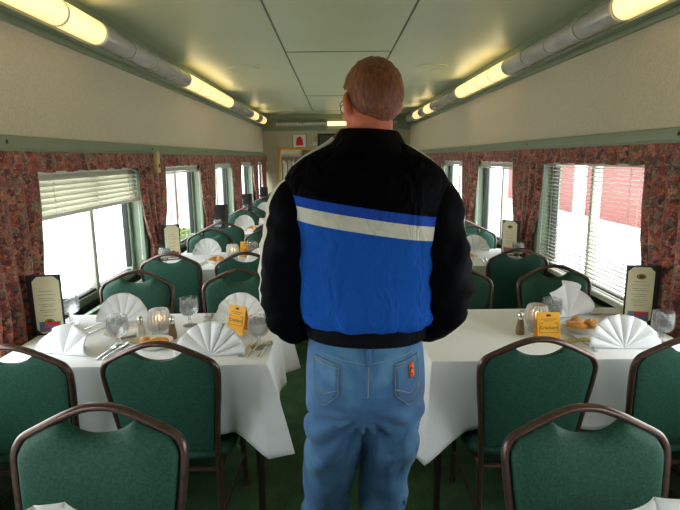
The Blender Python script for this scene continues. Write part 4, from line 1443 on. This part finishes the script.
        arc = [base_ + Vector((.006 * math.cos(t), 0, .009 * math.sin(t))) for t in [.7 + .45 * i for i in range(11)]]
        tube(bm, arc, [.0012 + .0014 * math.sin(PI * i / 10) for i in range(11)], 6)
        finish('curl_mark', bm, M['ink'], tr)
        # seams: centre back and yoke, belt loop
        bm = bmesh.new()
        tube(bm, stuck([(.002 * math.sin(i * .3), 1.03 - .012 * i) for i in range(13)], .0), .0014, 5)
        for s in (-1, 1): tube(bm, stuck([(s * (.004 + .0165 * i), .985 + .0025 * i) for i in range(11)], .0), .0013, 5)
        finish('seam', bm, M['gold_thread'], tr)
        bm = bmesh.new()
        r_ = [[p for p in stuck([(.004 + dx, z) for dx in (-.008, .008)], .006)] for z in (1.045, 1.01, .98)]
        bridge(bm, r_, closed=False)
        bl = finish('belt_loop', bm, M['denim'], tr)
        md = bl.modifiers.new('thick', 'SOLIDIFY'); md.thickness = .003
        # spectacles: lens rims, bridge, temples
        def hp(x, y, z): return HC + Rz @ Vector((x, y, z))
        bm = bmesh.new()
        for s in (-1, 1):
            ring = [hp(s * .034 + .025 * math.cos(2 * PI * i / 20), .094, -.008 + .019 * math.sin(2 * PI * i / 20)) for i in range(21)]
            tube(bm, ring, .0016, 6)
            tube(bm, [hp(s * .059, .094, -.002), hp(s * .070, .070, .004), hp(s * .079, .02, .012), hp(s * .080, -.012, .012), hp(s * .078, -.02, .0)], .002, 6)
        tube(bm, [hp(-.010, .103, -.004), hp(0, .106, 0), hp(.010, .103, -.004)], .0016, 6)
        sp = finish('spectacles', bm, M['lens'], body)
        bm = bmesh.new()
        for s in (-1, 1):
            ring = [hp(s * .034 + .024 * math.cos(2 * PI * i / 20), .094, -.008 + .018 * math.sin(2 * PI * i / 20)) for i in range(20)]
            bm.faces.new([bm.verts.new(p) for p in ring])
        finish('lens', bm, M['pane'], sp, smooth=0)
        for s in (-1, 1):
            bm = bmesh.new(); ellipsoid(bm, hp(s * .03, .0855, -.006), (.008, .006, .006), Rz, 2)
            finish('eye', bm, M['salt'], body)
    for s in (-1, 1):
        fx = s * .092 + off[0]
        bm = bmesh.new()
        loops = []
        for y, wv, z1 in ((-.105, .025, .05), (-.09, .04, .075), (-.04, .042, .09), (.02, .043, .085), (.08, .05, .065), (.13, .05, .052), (.165, .036, .042), (.178, .015, .03)):
            loops.append([Vector((fx + wv * c_, y - .01, zz)) for c_, zz in ((-.95, 0), (.95, 0), (1, z1 * .4), (.8, z1 * .8), (.3, z1), (-.3, z1), (-.8, z1 * .8), (-1, z1 * .4))])
        bridge(bm, loops)
        finish('shoe', bm, M['shoe'], body, smooth=60)
    return body

man = make_person(M['hair'], 'man in blue and black striped jacket and jeans standing in the aisle, back turned', None, None)
man.location = (.042, 1.55, 0)
other = make_person(M['hair2'], 'person with brown hair mostly hidden behind the man in the striped jacket', M['coat2'], M['coat2'], main=False)
other.location = (.03, 6.9, 0)
other.scale = (1.03, 1.03, 1.03)

# ------------------------------------------------------------------ outside
w = N('snowy_gravel')
v = w.coord()
w.base(w.ramp(w.noise(.8, 5, .7, v), [(.3, srgb(100, 98, 98)), (.5, srgb(205, 203, 202)), (.7, srgb(236, 234, 232))]))
w.set(Roughness=.95)
bm = bmesh.new(); box(bm, (-40, -30, -1.3), (40, 50, -1.2))
finish('ground', bm, w.m, smooth=0, kind='structure')
def building(name, x0, x1, y0, y1, h, m, label, doors):
    o = empty(name, ((x0 + x1) / 2, (y0 + y1) / 2, -1.2), label=label, cat='building')
    a, b = (x1 - x0) / 2, (y1 - y0) / 2
    bm = bmesh.new(); box(bm, (-a, -b, 0), (a, b, h)); finish('wall', bm, m, o, smooth=0)
    bm = bmesh.new()
    bridge(bm, [[Vector((-a - .3, y, h)), Vector((0, y, h + 1.2)), Vector((a + .3, y, h)), Vector((a + .3, y, h + .12)), Vector((0, y, h + 1.35)), Vector((-a - .3, y, h + .12))] for y in (-b - .3, b + .3)])
    finish('roof', bm, M['palebuild'], o, smooth=0)
    sgn = 1 if x1 < 0 else -1
    for yy, z0, z1, wd, mm in doors:
        bm = bmesh.new(); xx = sgn * a; lo, hi = sorted((xx, xx + sgn * .06)); box(bm, (lo, yy - wd, z0), (hi, yy + wd, z1), .01); finish('door', bm, M[mm], o)
    return o
building('station_shed', -11.5, -7.6, 22, 40, 3.4, M['palebuild'], 'pale shed outside the second window, raised-blind side', [(-6.6, 0, 2.4, .5, 'reddoor'), (-2, 0, 2.2, .6, 'palebuild'), (6, 1, 2.0, .8, 'trim')])
building('red_shed', 11.5, 16, 19, 36, 3.6, M['redbuild'], 'red shed outside the windows, lowered-blind side', [(-3, 0, 2.3, .6, 'palebuild'), (2, 1, 2.2, .9, 'trim')])
bm = bmesh.new()
lawn = [(-3.35, 9.5), (-1.9, 9.5), (-5.2, 21), (-7.5, 21)]
for i in range(1600):
    t, q = rnd.random(), rnd.random()
    x = (lawn[0][0] + (lawn[3][0] - lawn[0][0]) * t) * (1 - q) + (lawn[1][0] + (lawn[2][0] - lawn[1][0]) * t) * q
    y = 9.5 + 11.5 * t
    hgt = rnd.uniform(.05, .16)
    a = rnd.uniform(0, PI)
    dx, dy = .05 * math.cos(a), .05 * math.sin(a)
    vs = [bm.verts.new(p) for p in ((x - dx, y - dy, -1.2), (x + dx, y + dy, -1.2), (x + rnd.uniform(-.04, .04), y, -1.2 + hgt))]
    bm.faces.new(vs)
bridge(bm, [[Vector((x, y, z)) for x, y in lawn] for z in (-1.2, -1.185)])
finish('grass', bm, simple('spring_grass', srgb(84, 98, 44), .9, var=.3, vs=3), smooth=0, kind='stuff', label='green grass strip outside second window on raised-blind side', cat='grass')
pp = empty('marker_post', (-4.6, 5.2, -1.2), label='pale marker post outside first window, raised-blind side', cat='post')
bm = bmesh.new(); tube(bm, [(0, 0, 0), (0, 0, 1.35)], .09, 12); finish('pole', bm, M['palebuild'], pp)
bm = bmesh.new(); lathe(bm, [(.0, 1.35), (.11, 1.35), (.1, 1.42), (0, 1.46)], 12, cap=(False, False)); finish('cap', bm, M['palebuild'], pp)

# ------------------------------------------------------------------ light and sky
wd = bpy.data.worlds.new('overcast_sky'); SC.world = wd
wd.use_nodes = True
bg = wd.node_tree.nodes['Background']
bg.inputs[0].default_value = (.93, .97, 1, 1)
bg.inputs[1].default_value = 6.5
for s in (-1, 1):
    for i, (ya, yb) in enumerate(OPEN):
        if yb > Y1 + .3: continue
        la = bpy.data.lights.new('window_portal', 'AREA'); la.shape = 'RECTANGLE'
        la.size, la.size_y = WTOP - SILL, yb - ya
        la.cycles.is_portal = True
        ob = bpy.data.objects.new('window_portal', la); COL.objects.link(ob)
        ob.location = (s * (W + .15), (ya + yb) / 2, (WTOP + SILL) / 2)
        ob.rotation_euler = (0, R(90) * s, 0)
# fill lamps added just outside the lit tubes, aimed inward and up to brighten the ceiling
for s in (-1, 1):
    for ya, yb, lit in LIT[s]:
        if not lit: continue
        la = bpy.data.lights.new('tube_fill_lamp', 'AREA'); la.shape = 'RECTANGLE'
        la.size, la.size_y = .06, yb - ya - .05
        la.specular_factor = .0; la.energy = .35 * (yb - ya); la.color = (1, .84, .56)
        ob = bpy.data.objects.new('tube_fill_lamp', la); COL.objects.link(ob)
        ob.location = (s * (W - .17), (ya + yb) / 2, TZ + .03)
        ob.rotation_euler = (0, R(180 - 62 * s) if False else -R(118) * s * -1, 0)

# ------------------------------------------------------------------ camera
cam = bpy.data.cameras.new('camera')
cam.sensor_width = 36
cam.lens = 520 / 680 * 36
cam.clip_start = .02
co = bpy.data.objects.new('camera', cam); COL.objects.link(co)
co.matrix_world = Matrix.Translation((-.045, 0, 1.57)) @ Matrix.Rotation(R(-.44), 4, 'Z') @ Matrix.Rotation(R(90 - 10.6), 4, 'X') @ Matrix.Rotation(R(-.7), 4, 'Z')
SC.camera = co

SC.view_settings.view_transform = 'Standard'
SC.view_settings.look = 'None'
SC.view_settings.exposure = 0.25
SC.cycles.use_denoising = True
SC.cycles.caustics_reflective = False
SC.cycles.caustics_refractive = False
SC.cycles.max_bounces = 10
SC.cycles.transparent_max_bounces = 24
SC.cycles.sample_clamp_indirect = 6
